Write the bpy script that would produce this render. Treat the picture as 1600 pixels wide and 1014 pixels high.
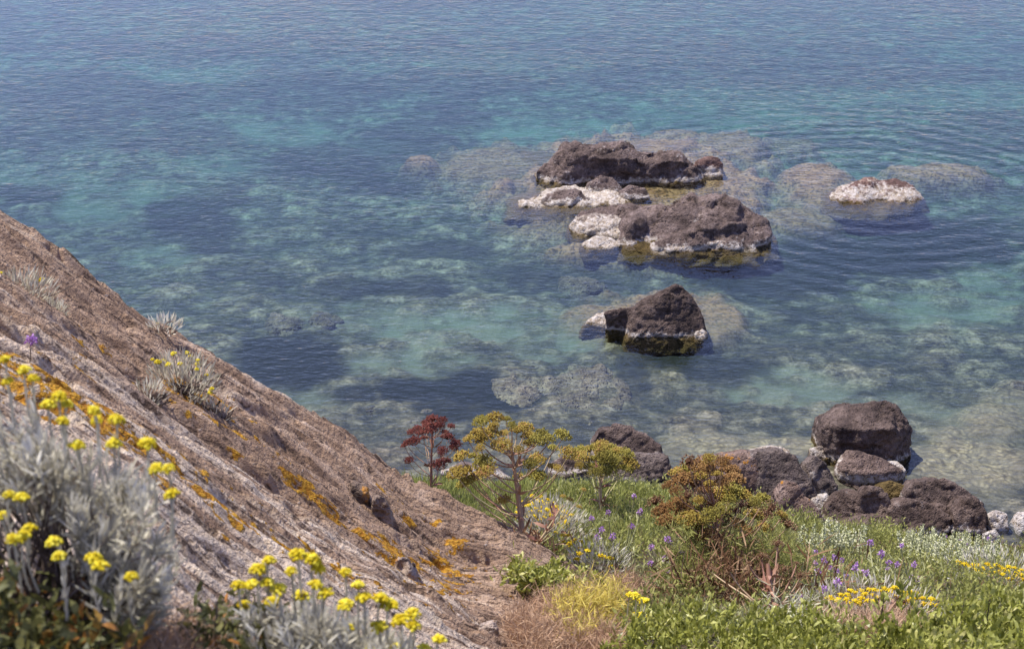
import bpy, bmesh, math, random
import numpy as np
from mathutils import Vector, Matrix

for _o in list(bpy.data.objects):
    bpy.data.objects.remove(_o)
S = bpy.context.scene
COL = S.collection
random.seed(7)
RNG = np.random.default_rng(7)

# ------------------------------------------------------------------ camera
FPX = 2600.0                    # focal length in pixels of a 1600 wide frame
PITCH = math.radians(24.0)
CAM = np.array([0.0, 0.0, 17.0])
cam_data = bpy.data.cameras.new('camera')
cam_data.sensor_width = 36.0
cam_data.lens = 36.0 * FPX / 1600.0
cam_data.clip_end = 6000.0
cam_data.clip_start = 0.05
cam_data.dof.use_dof = True
cam_data.dof.focus_distance = 15.0
cam_data.dof.aperture_fstop = 9.0
cam = bpy.data.objects.new('camera', cam_data)
COL.objects.link(cam)
cam.location = CAM
cam.rotation_euler = (math.pi / 2 - PITCH, 0, 0)
S.camera = cam

# ------------------------------------------------------------------ sky and sun
SUN_EL = math.radians(66)
SUN_AZ = math.radians(-62)      # measured from +Y towards +X: the sun stands high, ahead on the left
w = bpy.data.worlds.new('World')
S.world = w
w.use_nodes = True
wt = w.node_tree
sky = wt.nodes.new('ShaderNodeTexSky')
sky.sky_type = 'NISHITA'
sky.sun_disc = False
sky.sun_elevation = SUN_EL
sky.sun_rotation = SUN_AZ
sky.air_density = 1.1
sky.dust_density = 0.5
sky.ozone_density = 8.0
bg = wt.nodes['Background']
bg.inputs['Strength'].default_value = 0.15
tint = wt.nodes.new('ShaderNodeMix')          # the faint violet of a hazy spring sky
tint.data_type = 'RGBA'
tint.blend_type = 'MULTIPLY'
tint.inputs['Factor'].default_value = 1.0
tint.inputs[7].default_value = (1.34, 0.95, 1.03, 1)
wt.links.new(sky.outputs[0], tint.inputs[6])
wt.links.new(tint.outputs[2], bg.inputs['Color'])
sun_data = bpy.data.lights.new('sun', 'SUN')
sun_data.energy = 4.3
sun_data.angle = math.radians(0.5)
sun_data.color = (1.0, 0.94, 0.86)
sun = bpy.data.objects.new('sun', sun_data)
COL.objects.link(sun)
sd = Vector((math.sin(SUN_AZ) * math.cos(SUN_EL), math.cos(SUN_AZ) * math.cos(SUN_EL), math.sin(SUN_EL)))
sun.rotation_euler = sd.to_track_quat('Z', 'Y').to_euler()
sun.location = (-30, 30, 60)

S.view_settings.view_transform = 'Standard'
S.view_settings.look = 'None'
S.view_settings.exposure = 0.7
S.view_settings.gamma = 1.0
S.render.engine = 'CYCLES'
S.cycles.use_denoising = True
S.cycles.max_bounces = 6
S.cycles.diffuse_bounces = 2
S.cycles.glossy_bounces = 3
S.cycles.transmission_bounces = 3
S.cycles.transparent_max_bounces = 10
S.cycles.volume_bounces = 0
S.cycles.caustics_reflective = False
S.cycles.caustics_refractive = False
S.cycles.sample_clamp_indirect = 4.0

# ------------------------------------------------------------------ geometry helpers
CP, SP = math.cos(PITCH), math.sin(PITCH)


def ray(px, py):
    cx, cu = (px - 800.0) / FPX, (507.0 - py) / FPX
    return np.array([cx, CP + cu * SP, -SP + cu * CP])


def pix_d(px, py, d):           # point at forward depth d
    return CAM + ray(px, py) * d


def pix_z(px, py, z=0.0):       # point on the level z
    r = ray(px, py)
    return CAM + r * ((z - CAM[2]) / r[2])


def pix_y(px, py, y):           # point at distance y along the ground
    r = ray(px, py)
    return CAM + r * (y / r[1])


def project(P):
    q = np.asarray(P, float) - CAM
    f = q[..., 1] * CP - q[..., 2] * SP
    u = q[..., 1] * SP + q[..., 2] * CP
    return 800 + FPX * q[..., 0] / f, 507 - FPX * u / f, f


def _hash(ix, iy, iz, seed):
    h = (ix * 374761393 + iy * 668265263 + iz * 2147483647 + seed * 1274126177) & 0xFFFFFFFF
    h = ((h ^ (h >> 13)) * 1274126177) & 0xFFFFFFFF
    h = ((h ^ (h >> 16)) * 2246822519) & 0xFFFFFFFF
    return h ^ (h >> 15)


def perlin(P, seed=0):
    P = np.asarray(P, float)
    if P.shape[-1] == 2:
        P = np.concatenate([P, np.zeros(P.shape[:-1] + (1,))], -1)
    I = np.floor(P).astype(np.int64)
    F = P - I
    W = F * F * F * (F * (F * 6 - 15) + 10)
    out = 0.0
    for dx in (0, 1):
        wx = W[..., 0] if dx else 1 - W[..., 0]
        for dy in (0, 1):
            wy = W[..., 1] if dy else 1 - W[..., 1]
            for dz in (0, 1):
                wz = W[..., 2] if dz else 1 - W[..., 2]
                h = _hash(I[..., 0] + dx, I[..., 1] + dy, I[..., 2] + dz, seed)
                a = (h & 0xFFFF) / 65536.0 * 2 * math.pi
                c = ((h >> 16) & 0xFFFF) / 32768.0 - 1
                s = np.sqrt(np.maximum(0, 1 - c * c))
                g = np.cos(a) * s * (F[..., 0] - dx) + np.sin(a) * s * (F[..., 1] - dy) + c * (F[..., 2] - dz)
                out = out + g * wx * wy * wz
    return out * 1.5


def fbm(P, octv=4, seed=0, gain=0.5, lac=2.03):
    P = np.asarray(P, float)
    a, t, s = 1.0, 0.0, 0.0
    for k in range(octv):
        t = t + a * perlin(P * lac ** k, seed + 17 * k)
        s += a
        a *= gain
    return t / s


def ridged(P, octv=4, seed=0, gain=0.5):
    a, t, s = 1.0, 0.0, 0.0
    P = np.asarray(P, float)
    for k in range(octv):
        t = t + a * (1 - np.abs(perlin(P * 2.1 ** k, seed + 31 * k)) * 2)
        s += a
        a *= gain
    return t / s


def worley(P, seed=0, vec=False):
    """F1, F2 and a random number per cell, 2-D or 3-D; vec adds the offset from the cell's heart"""
    P = np.asarray(P, float)
    dim = P.shape[-1]
    if dim == 2:
        P = np.concatenate([P, np.zeros(P.shape[:-1] + (1,))], -1)
    I = np.floor(P).astype(np.int64)
    f1 = np.full(P.shape[:-1], 9.0)
    f2 = f1.copy()
    cid = np.zeros(P.shape[:-1])
    off = np.zeros(P.shape)
    for dx in (-1, 0, 1):
        for dy in (-1, 0, 1):
            for dz in ((-1, 0, 1) if dim == 3 else (0,)):
                J = I + np.array([dx, dy, dz])
                h1 = _hash(J[..., 0], J[..., 1], J[..., 2], seed)
                h2 = _hash(J[..., 0], J[..., 1], J[..., 2], seed + 77)
                q = np.stack([(h1 & 0xFFFF) / 65536.0, (h1 >> 16) / 65536.0,
                              (h2 & 0xFFFF) / 65536.0 if dim == 3 else np.zeros(h1.shape)], -1) + J
                d = np.sqrt(((q - P) ** 2).sum(-1))
                near = d < f1
                f2 = np.where(near, f1, np.minimum(f2, d))
                cid = np.where(near, (h2 >> 16) / 65536.0, cid)
                off = np.where(near[..., None], P - q, off)
                f1 = np.where(near, d, f1)
    return (f1, f2, cid, off) if vec else (f1, f2, cid)


def sstep(a, b, x):
    t = np.clip((x - a) / (b - a), 0, 1)
    return t * t * (3 - 2 * t)


class TPS:
    def __init__(self, pts, reg=1e-3):
        p = np.array(pts, float)
        self.c = p[:, :2]
        n = len(p)
        K = self._k(self.c, self.c) + np.eye(n) * reg
        Q = np.concatenate([np.ones((n, 1)), self.c], 1)
        A = np.block([[K, Q], [Q.T, np.zeros((3, 3))]])
        b = np.concatenate([p[:, 2], np.zeros(3)])
        s = np.linalg.solve(A, b)
        self.w, self.a = s[:n], s[n:]

    @staticmethod
    def _k(a, b):
        d2 = ((a[:, None, :] - b[None, :, :]) ** 2).sum(-1)
        return np.where(d2 > 1e-12, 0.5 * d2 * np.log(np.maximum(d2, 1e-12)), 0)

    def __call__(self, xy):
        xy = np.asarray(xy, float)
        sh = xy.shape[:-1]
        q = xy.reshape(-1, 2)
        out = np.empty(len(q))
        for i in range(0, len(q), 20000):
            s = q[i:i + 20000]
            out[i:i + 20000] = self._k(s, self.c) @ self.w + self.a[0] + s @ self.a[1:]
        return out.reshape(sh)


def mesh_np(name, V, F, smooth=True, attrs=None):
    """V (n,3); F array (m,k) or list of such arrays"""
    if isinstance(F, np.ndarray):
        F = [F]
    F = [f for f in F if len(f)]
    me = bpy.data.meshes.new(name)
    V = np.ascontiguousarray(V, dtype=np.float32)
    me.vertices.add(len(V))
    me.vertices.foreach_set('co', V.ravel())
    loops = np.concatenate([f.ravel() for f in F]).astype(np.int32)
    tot = np.concatenate([np.full(len(f), f.shape[1]) for f in F]).astype(np.int32)
    start = np.concatenate([[0], np.cumsum(tot)[:-1]]).astype(np.int32)
    me.loops.add(len(loops))
    me.loops.foreach_set('vertex_index', loops)
    me.polygons.add(len(tot))
    me.polygons.foreach_set('loop_start', start)
    me.polygons.foreach_set('loop_total', tot)
    me.polygons.foreach_set('use_smooth', np.full(len(tot), smooth))
    for k, v in (attrs or {}).items():
        at = me.attributes.new(k, 'FLOAT', 'POINT')
        at.data.foreach_set('value', np.ascontiguousarray(v, dtype=np.float32))
    me.update(calc_edges=True)
    me.validate()
    return me


def grid_faces(nu, nv):
    i = np.arange(nu - 1)[:, None] * nv + np.arange(nv - 1)[None, :]
    i = i.ravel()
    return np.stack([i, i + nv, i + nv + 1, i + 1], 1)


def obj(name, me, material=None, parent=None, loc=None):
    o = bpy.data.objects.new(name, me)
    COL.objects.link(o)
    if material is not None and me is not None and not me.materials:
        me.materials.append(material)
    if parent is not None:
        o.parent = parent
    if loc is not None:
        o.location = loc
    return o


def tag(o, label, cat, group=None):
    o['label'] = label
    o['category'] = cat
    if group:
        o['group'] = group
    return o


def thing(name, label, cat, loc, group=None):
    o = bpy.data.objects.new(name, None)
    o.empty_display_size = 0.1
    COL.objects.link(o)
    o.location = loc
    return tag(o, label, cat, group)


def inside(poly, x, y):
    poly = np.asarray(poly, float)
    r = np.zeros(np.shape(x), bool)
    j = len(poly) - 1
    for i in range(len(poly)):
        xi, yi = poly[i]
        xj, yj = poly[j]
        c = ((yi > y) != (yj > y)) & (x < (xj - xi) * (y - yi) / (yj - yi + 1e-12) + xi)
        r ^= c
        j = i
    return r


# ------------------------------------------------------------------ material helpers
class NT:
    def __init__(self, name):
        self.m = bpy.data.materials.new(name)
        self.m.use_nodes = True
        self.t = self.m.node_tree
        self.t.nodes.clear()
        self.out = self.t.nodes.new('ShaderNodeOutputMaterial')

    def n(self, kind, props=None, **inp):
        nd = self.t.nodes.new('ShaderNode' + kind)
        for k, v in (props or {}).items():
            setattr(nd, k, v)
        for k, v in inp.items():
            s = nd.inputs[int(k[1:])] if k[0] == 'i' and k[1:].isdigit() else nd.inputs[k.replace('_', ' ')]
            if isinstance(v, bpy.types.NodeSocket):
                self.t.links.new(v, s)
            else:
                s.default_value = v
        return nd

    def pos(self):
        return self.n('NewGeometry').outputs['Position']

    def obco(self):
        return self.n('TexCoord').outputs['Object']

    def mapping(self, vec, scale=(1, 1, 1), rot=(0, 0, 0), loc=(0, 0, 0)):
        return self.n('Mapping', Vector=vec, Scale=scale, Rotation=rot, Location=loc).outputs[0]

    def noise(self, vec, scale, detail=4, rough=0.55, dist=0.0):
        return self.n('TexNoise', Vector=vec, Scale=scale, Detail=detail, Roughness=rough, Distortion=dist).outputs['Fac']

    def vor(self, vec, scale, feature='F1'):
        return self.n('TexVoronoi', {'feature': feature}, Vector=vec, Scale=scale).outputs['Distance']

    def ramp(self, fac, stops, interp='LINEAR'):
        r = self.n('ValToRGB', Fac=fac)
        r.color_ramp.interpolation = interp
        e = r.color_ramp.elements
        while len(e) < len(stops):
            e.new(0.5)
        for q, (p, c) in zip(e, stops):
            q.position = p
            q.color = (c, c, c, 1) if np.isscalar(c) else (*c, 1)
        return r.outputs['Color']

    def rng(self, v, a, b, c=0.0, d=1.0, smooth=True):
        return self.n('MapRange', {'interpolation_type': 'SMOOTHSTEP' if smooth else 'LINEAR'}, i0=v, i1=a, i2=b, i3=c, i4=d).outputs[0]

    def math(self, op, a, b=0.0):
        return self.n('Math', {'operation': op}, i0=a, i1=b).outputs[0]

    def mix(self, fac, a, b, mode='MIX'):
        nd = self.t.nodes.new('ShaderNodeMix')
        nd.data_type = 'RGBA'
        nd.blend_type = mode
        for s, v in ((nd.inputs['Factor'], fac), (nd.inputs[6], a), (nd.inputs[7], b)):
            if isinstance(v, bpy.types.NodeSocket):
                self.t.links.new(v, s)
            elif s.type == 'RGBA':
                s.default_value = (*v, 1) if len(v) == 3 else v
            else:
                s.default_value = v
        return nd.outputs[2]

    def attr(self, name):
        return self.n('Attribute', {'attribute_name': name}).outputs['Fac']

    def bump(self, h, strength=0.5, dist=0.02, normal=None):
        k = dict(Height=h, Strength=strength, Distance=dist)
        if normal is not None:
            k['Normal'] = normal
        return self.n('Bump', **k).outputs[0]

    def finish(self, surf=None, vol=None):
        if surf is not None:
            self.t.links.new(surf, self.out.inputs['Surface'])
        if vol is not None:
            self.t.links.new(vol, self.out.inputs['Volume'])
        return self.m

    def princ(self, color, rough=0.8, normal=None, spec=0.3, **k):
        a = dict(Base_Color=color if isinstance(color, bpy.types.NodeSocket) else (*color, 1), Roughness=rough, **k)
        if normal is not None:
            a['Normal'] = normal
        p = self.n('BsdfPrincipled', **a)
        p.inputs['Specular IOR Level'].default_value = spec
        return p.outputs[0]


def leaf_mat(name, stops, rough=0.6, trans=0.25, spec=0.25, noise_mix=0.0):
    """colour runs over the per-leaf number 'var'"""
    t = NT(name)
    oi = t.n('ObjectInfo').outputs['Random']
    v = t.math('ADD', t.attr('var'), t.math('MULTIPLY', t.math('SUBTRACT', oi, 0.5), 0.42))
    c = t.ramp(v, stops)
    if noise_mix:
        nz = t.noise(t.pos(), 3.0, 3)
        c = t.mix(t.rng(nz, 0.4, 0.65, 0, noise_mix), c, stops[0][1])
    p = t.princ(c, rough, spec=spec)
    tr = t.n('BsdfTranslucent', Color=c).outputs[0]
    mx = t.n('MixShader', i0=trans, i1=p, i2=tr).outputs[0]
    return t.finish(mx)


# ------------------------------------------------------------------ water
def water_material():
    t = NT('sea_water')
    P = t.pos()
    w1 = t.noise(t.mapping(P, (1.1, 1.8, 1), (0, 0, math.radians(9))), 1.0, 3, 0.5)
    w2 = t.noise(t.mapping(P, (2.8, 4.6, 1), (0, 0, math.radians(-9))), 1.0, 3, 0.5, 0.3)
    w3 = t.noise(t.mapping(P, (5.0, 8.5, 1), (0, 0, math.radians(22))), 1.0, 2, 0.5)
    calm = t.rng(t.noise(t.mapping(P, (0.06, 0.1, 1)), 1.0, 2), 0.35, 0.65, 0.75, 1.15)
    h = t.math('ADD', t.math('MULTIPLY', w1, 0.028), t.math('MULTIPLY', w2, 0.020))
    h = t.math('ADD', h, t.math('MULTIPLY', w3, 0.012))
    h = t.math('MULTIPLY', h, calm)
    # rings running out from the small islet
    c = pix_z(1365, 300)
    dv = t.n('VectorMath', {'operation': 'DISTANCE'}, i0=P, i1=tuple(c)).outputs['Value']
    wob = t.math('MULTIPLY', t.noise(P, 0.35, 2), 1.6)
    ring = t.math('SINE', t.math('MULTIPLY', t.math('ADD', dv, wob), 7.4))
    mask = t.math('MULTIPLY', t.rng(dv, 0.8, 2.0), t.rng(dv, 6.0, 12.0, 1, 0))
    h = t.math('ADD', h, t.math('MULTIPLY', t.math('MULTIPLY', ring, mask), 0.005))
    nrm = t.bump(h, 1.0, 1.0)
    fr = t.n('Fresnel', IOR=1.333, Normal=nrm).outputs[0]
    gl = t.n('BsdfGlossy', Color=(1, 1, 1, 1), Roughness=0.07, Normal=nrm).outputs[0]
    tr = t.n('BsdfTransparent', Color=(1, 1, 1, 1)).outputs[0]
    mx = t.n('MixShader', i0=fr, i1=tr, i2=gl).outputs[0]
    vol = t.n('VolumeAbsorption', Color=(0.15, 0.82, 0.77, 1), Density=0.32).outputs[0]
    m = t.finish(mx, vol)
    return m


bm = bmesh.new()
bmesh.ops.create_cube(bm, size=1.0, matrix=Matrix.Translation((0, 900, -12)) @ Matrix.Diagonal((3600, 2200, 24, 1)))
me = bpy.data.meshes.new('sea')
bm.to_mesh(me)
bm.free()
sea = obj('sea', me, water_material())
sea['kind'] = 'structure'

# ------------------------------------------------------------------ seabed: a fan shaped sheet in front of the shore
def shore_y(x):
    return 31.0 - 0.10 * (x - 4) - 0.01 * (x - 4) ** 2


def seabed_base(X, Y):
    d = Y - np.clip(shore_y(X), 20, 31.5)
    return -0.24 - 0.045 * np.clip(d, -4, 12) - 0.032 * np.clip(d - 12, 0, 40) - 0.012 * np.clip(d - 52, 0, 140)


# (px, py, rx, ry, strength): dark sea grass meadows, bare pale patches and rocky shoals, seen from above the cliff
MEADOWS = [(450, 560, 85, 45, 1), (420, 540, 50, 30, 1), (640, 605, 65, 24, 1), (560, 612, 35, 16, .9), (735, 605, 60, 40, 1), (780, 620, 60, 30, 1),
           (700, 635, 60, 22, .9), (1480, 365, 130, 42, 1), (1330, 385, 150, 40, .95), (1200, 425, 130, 32, .9), (1060, 545, 90, 30, .9), (1130, 570, 60, 26, .8),
           (270, 320, 60, 34, .95), (330, 350, 50, 40, .8), (520, 235, 120, 30, .9), (640, 215, 90, 40, .9), (150, 130, 190, 40, .75), (100, 190, 170, 30, .8),
           (480, 120, 170, 30, .75), (690, 110, 160, 24, .75), (350, 290, 40, 22, .7), (600, 270, 90, 22, .85), (700, 160, 70, 26, .8), (980, 100, 130, 22, .6),
           (1300, 90, 260, 26, .65), (1560, 190, 120, 40, .7), (300, 200, 90, 22, .7), (40, 290, 60, 18, .8), (860, 420, 90, 20, .7), (560, 440, 70, 14, .8),
           (640, 440, 80, 16, .8), (400, 420, 70, 20, .6), (1180, 380, 40, 24, .9), (990, 570, 26, 50, .8), (1010, 60, 400, 24, .5), (400, 50, 400, 22, .5),
           (1320, 480, 110, 16, .55), (1230, 540, 80, 14, .5), (1400, 560, 90, 14, .45), (960, 425, 60, 18, .7), (690, 380, 80, 18, .7), (560, 350, 60, 20, .5)]
SANDS = [(720, 500, 150, 34, 1), (860, 520, 80, 40, 1), (1230, 600, 110, 30, .9), (640, 560, 110, 24, .9), (880, 185, 120, 24, 1), (300, 95, 90, 14, .8),
         (1470, 470, 140, 30, .9), (1550, 400, 60, 60, .8), (180, 300, 110, 40, .7), (450, 190, 80, 22, .7), (120, 200, 60, 20, .5), (1130, 490, 40, 30, .8),
         (560, 480, 120, 20, .6), (470, 620, 70, 30, .6), (1300, 300, 160, 50, .6), (1150, 150, 200, 30, .5), (1400, 640, 130, 30, .6), (250, 390, 60, 20, .6),
         (600, 215, 60, 16, .6), (1500, 130, 150, 20, .5), (760, 70, 120, 14, .5), (60, 260, 70, 16, .5), (350, 240, 90, 16, .6)]
SHOALS = [(1000, 300, 200, 70, 1.2), (780, 260, 100, 35, .7), (660, 265, 26, 8, .9), (1270, 290, 60, 26, 1.0), (1300, 320, 90, 24, .9), (1470, 283, 90, 14, .85),
          (1240, 345, 70, 22, .7), (1000, 395, 140, 22, .9), (1130, 240, 70, 26, .8), (1060, 222, 60, 10, .8), (1240, 225, 40, 14, .5), (880, 345, 90, 34, .6),
          (1010, 500, 110, 36, .9), (1560, 650, 60, 40, .6), (1500, 730, 90, 50, .9), (1230, 700, 90, 20, .9), (1100, 700, 90, 20, .8), (930, 240, 120, 30, .6),
          (1120, 500, 40, 40, .8)]


def blobs(lst, px, py, warp, hi=1.25, lo=0.75):
    m = np.zeros(px.shape)
    for k, (cx, cy, rx, ry, s) in enumerate(lst):
        d = np.sqrt(((px - cx) / rx) ** 2 + ((py - cy) / ry) ** 2) + warp
        m = np.maximum(m, s * sstep(hi, lo, d))
    return m


def build_seabed():
    nr, nt = 560, 440
    r = np.exp(np.linspace(math.log(24), math.log(260), nr))
    th = np.linspace(-0.46, 0.46, nt)
    R, T = np.meshgrid(r, th, indexing='ij')
    X, Y = R * np.sin(T), R * np.cos(T)
    Z = seabed_base(X, Y)
    XY = np.stack([X, Y], -1)
    # where each place is seen through the surface decides which patch of the sea floor it belongs to
    px, py, _ = project(np.stack([X, Y, Z * 0.6], -1))
    warp = 1.1 * fbm(XY * 0.55, 4, 3, 0.6) + 0.5 * fbm(XY * 2.2, 3, 9)
    med = blobs(MEADOWS, px, py, warp * 0.7)
    snd = blobs(SANDS, px, py, warp * 0.8)
    snd = snd * 0.8 * (0.25 + 0.75 * sstep(-.22, .2, fbm(XY * np.array([.9, .7]), 4, 19, 0.6)))
    sho = blobs(SHOALS, px, py, warp * 0.8, 1.5, 0.55)
    broad = fbm(XY * np.array([0.05, 0.09]), 3, 51)
    med = np.maximum(med, sstep(0.16, 0.42, broad) * sstep(44, 60, Y) * 0.8)
    med = med * (1 - 0.25 * sstep(44, 60, Y))
    med = np.clip(med - sho * 1.1 - snd * 0.12, 0, 1)
    # boulder field of the inner bay
    f1, f2, cid = worley(XY * 0.62 + 0.35 * fbm(XY * 0.9, 2, 5)[..., None], 4)
    g1, g2, cid2 = worley(XY * 1.9, 8)
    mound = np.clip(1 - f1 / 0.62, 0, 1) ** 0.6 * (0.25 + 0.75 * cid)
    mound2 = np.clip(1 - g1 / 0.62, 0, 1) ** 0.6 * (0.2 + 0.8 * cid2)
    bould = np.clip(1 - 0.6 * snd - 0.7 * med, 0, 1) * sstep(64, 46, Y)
    Z = Z + bould * (0.24 * mound + 0.09 * mound2) + 0.08 * fbm(XY * 0.8, 4, 12) * sstep(33, 40, Y)
    Z = Z - 0.12 * snd + 0.06 * med * (1 + fbm(XY * 3, 2, 33))
    depth_shoal = -0.11 + 0.13 * fbm(XY * 1.1, 4, 21)
    Z = Z + np.clip(sho, 0, 1) * np.maximum(0, depth_shoal - Z) * 0.92
    Z = np.minimum(Z, -0.04)
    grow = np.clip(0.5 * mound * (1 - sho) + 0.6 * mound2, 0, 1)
    V = np.stack([X, Y, Z], -1).reshape(-1, 3)
    t = NT('sea_floor')
    P = t.pos()
    nz = t.noise(P, 2.6, 5, 0.62)
    nf = t.noise(P, 11.0, 4, 0.6)
    sand = t.mix(nf, (0.115, 0.12, 0.088), (0.19, 0.19, 0.145))
    rock = t.ramp(t.math('ADD', t.math('MULTIPLY', nz, 0.6), t.math('MULTIPLY', nf, 0.45)),
                  [(0.38, (0.022, 0.021, 0.015)), (0.50, (0.085, 0.078, 0.052)), (0.60, (0.19, 0.17, 0.118)), (0.72, (0.34, 0.31, 0.235))])
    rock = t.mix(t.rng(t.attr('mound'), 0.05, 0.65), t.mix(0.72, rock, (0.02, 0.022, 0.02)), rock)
    rub = t.mix(t.rng(nz, 0.35, 0.6), (0.13, 0.080, 0.034), (0.25, 0.172, 0.088))
    rub = t.mix(t.rng(nf, 0.53, 0.40), rub, (0.055, 0.04, 0.022))
    yy = t.n('SeparateXYZ', Vector=P).outputs['Y']
    pd = t.n('VectorMath', {'operation': 'ADD'}, i0=P, i1=t.n('TexNoise', Vector=P, Scale=1.3, Detail=3.0).outputs['Color']).outputs[0]
    peb = t.ramp(t.math('ADD', t.math('MULTIPLY', t.vor(pd, 7.5), 0.6), t.math('MULTIPLY', nf, 0.5)), [(0.25, (0.36, 0.315, 0.20)), (0.5, (0.21, 0.185, 0.115)), (0.75, (0.085, 0.075, 0.05))])
    rub = t.mix(t.rng(yy, 41.0, 36.0), rub, t.mix(t.rng(nz, 0.4, 0.6), peb, t.mix(0.5, peb, (0.12, 0.115, 0.09))))
    gr = t.mix(nf, (0.006, 0.009, 0.008), (0.022, 0.024, 0.02))
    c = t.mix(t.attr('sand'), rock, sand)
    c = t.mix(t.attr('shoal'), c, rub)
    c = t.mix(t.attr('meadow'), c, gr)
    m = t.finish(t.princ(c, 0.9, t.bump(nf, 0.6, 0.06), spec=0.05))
    me = mesh_np('seabed', V, grid_faces(nr, nt), True,
                 {'meadow': med.ravel(), 'sand': np.clip(snd, 0, 1).ravel(), 'shoal': np.clip(sho, 0, 1).ravel(), 'mound': grow.ravel()})
    o = obj('seabed', me, m)
    o['kind'] = 'structure'
    # the deep floor further out
    t = NT('deep_floor')
    nz = t.noise(t.pos(), 0.05, 4)
    m2 = t.finish(t.princ(t.ramp(nz, [(0.4, (0.02, 0.022, 0.02)), (0.62, (0.3, 0.28, 0.22))]), 0.9))
    n = 40
    gx, gy = np.meshgrid(np.linspace(-1700, 1700, n), np.linspace(-150, 1900, n), indexing='ij')
    gz = -9.5 + 0.8 * fbm(np.stack([gx, gy], -1) * 0.02, 3, 2)
    o2 = obj('deep_seabed', mesh_np('deep_seabed', np.stack([gx, gy, gz], -1).reshape(-1, 3), grid_faces(n, n)), m2)
    o2['kind'] = 'structure'


build_seabed()


# ------------------------------------------------------------------ rocks
def rock_material(name, dark, mid, light, white_lo=0.0, white_hi=0.22, white=0.9, speck=0.4, lichen=0.0, algae=True, cover=0.0, pits=1.0):
    """basalt with a salt-white band where the waves reach, brown weed at and below the waterline"""
    t = NT(name)
    P = t.pos()
    z = t.n('SeparateXYZ', Vector=P).outputs['Z']
    n1 = t.noise(P, 1.6, 5, 0.6)
    n2 = t.noise(P, 9.0, 5, 0.65)
    n3 = t.noise(P, 34.0, 3, 0.6)
    base = t.ramp(t.math('ADD', t.math('MULTIPLY', n1, 0.55), t.math('MULTIPLY', n2, 0.5)), [(0.40, dark), (0.525, mid), (0.65, light)])
    base = t.mix(t.rng(n3, 0.38, 0.28), base, tuple(0.35 * q for q in dark))
    # pale crusts and bird lime
    sp = t.rng(t.math('ADD', t.math('MULTIPLY', t.noise(P, 2.3, 3, 0.6), 0.6), t.math('MULTIPLY', n2, 0.4)), 0.60, 0.66, 0, speck)
    base = t.mix(sp, base, (0.50, 0.46, 0.42))
    if cover:
        cv = t.rng(t.noise(P, 1.2, 5, 0.65), 0.52 - 0.2 * cover, 0.60 - 0.2 * cover)
        base = t.mix(cv, base, t.mix(t.rng(n2, 0.35, 0.65), (0.33, 0.26, 0.185), (0.58, 0.50, 0.41)))
    zz = t.math('ADD', z, t.math('MULTIPLY', t.math('SUBTRACT', n1, 0.5), -0.35))
    zz = t.math('ADD', zz, t.math('MULTIPLY', t.math('SUBTRACT', n2, 0.5), -0.30))
    band = t.math('MULTIPLY', t.rng(zz, white_lo - 0.03, white_lo + 0.03), t.rng(zz, white_hi, white_hi + 0.09, 1, 0))
    wcol = t.mix(t.rng(n2, 0.35, 0.65), (0.34, 0.27, 0.19), (0.64, 0.59, 0.53))
    band = t.math('MULTIPLY', band, t.rng(t.noise(P, 3.4, 4, 0.7), 0.30, 0.52, 0.15, 1.0))
    base = t.mix(t.math('MULTIPLY', band, white), base, wcol)
    if algae:
        al = t.rng(zz, white_lo + 0.02, white_lo - 0.05)
        base = t.mix(al, base, t.mix(n2, (0.04, 0.027, 0.009), (0.19, 0.13, 0.045)))
    if lichen:
        li = t.math('MULTIPLY', t.rng(t.noise(P, 4.5, 4, 0.6), 0.60, 0.64), t.rng(z, 0.5, 0.75))
        base = t.mix(t.math('MULTIPLY', li, lichen), base, (0.45, 0.20, 0.02))
    h = t.math('ADD', t.math('MULTIPLY', n2, 0.6), t.math('MULTIPLY', n3, 0.35))
    pit = t.rng(t.vor(P, 6.0), 0.0, 0.32)
    pit2 = t.rng(t.vor(P, 15.0), 0.05, 0.4)
    h = t.math('ADD', h, t.math('ADD', t.math('MULTIPLY', pit, 0.40 * pits), t.math('MULTIPLY', pit2, 0.25 * pits)))
    return t.finish(t.princ(base, 0.88, t.bump(h, 1.0, 0.13), spec=0.2))


M_BASALT = rock_material('basalt_islet', (0.060, 0.043, 0.037), (0.135, 0.098, 0.083), (0.25, 0.19, 0.165), white_hi=0.09, speck=0.4)
M_BASALT_DK = rock_material('basalt_dark', (0.045, 0.032, 0.027), (0.10, 0.071, 0.058), (0.19, 0.14, 0.115), white_hi=0.03, white=0.85, speck=0.12)
M_PALE = rock_material('salt_white_rock', (0.09, 0.066, 0.055), (0.20, 0.155, 0.125), (0.38, 0.31, 0.25), white_hi=0.26, white=0.8, speck=0.6, cover=0.55)
M_PALE_YEL = rock_material('white_brown_rock', (0.075, 0.045, 0.036), (0.15, 0.09, 0.075), (0.28, 0.18, 0.145), white_hi=0.20, speck=0.35, cover=-0.15)
M_WEDGE = rock_material('brown_wedge', (0.075, 0.052, 0.042), (0.15, 0.105, 0.085), (0.26, 0.19, 0.155), white_hi=0.12, speck=0.15, algae=False)
M_SHORE = rock_material('shore_basalt', (0.050, 0.034, 0.027), (0.115, 0.080, 0.063), (0.21, 0.155, 0.125), white_hi=0.05, speck=0.25, algae=False)
M_SHORE_PALE = rock_material('shore_white_marked', (0.065, 0.050, 0.043), (0.14, 0.108, 0.092), (0.24, 0.19, 0.16), white_hi=0.02, speck=0.7, algae=False, cover=0.0)
M_SHORE_RED = rock_material('shore_reddish', (0.085, 0.055, 0.044), (0.20, 0.135, 0.105), (0.32, 0.235, 0.19), white_hi=0.0, white=0, speck=0.2, lichen=0.95, algae=False)
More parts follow.
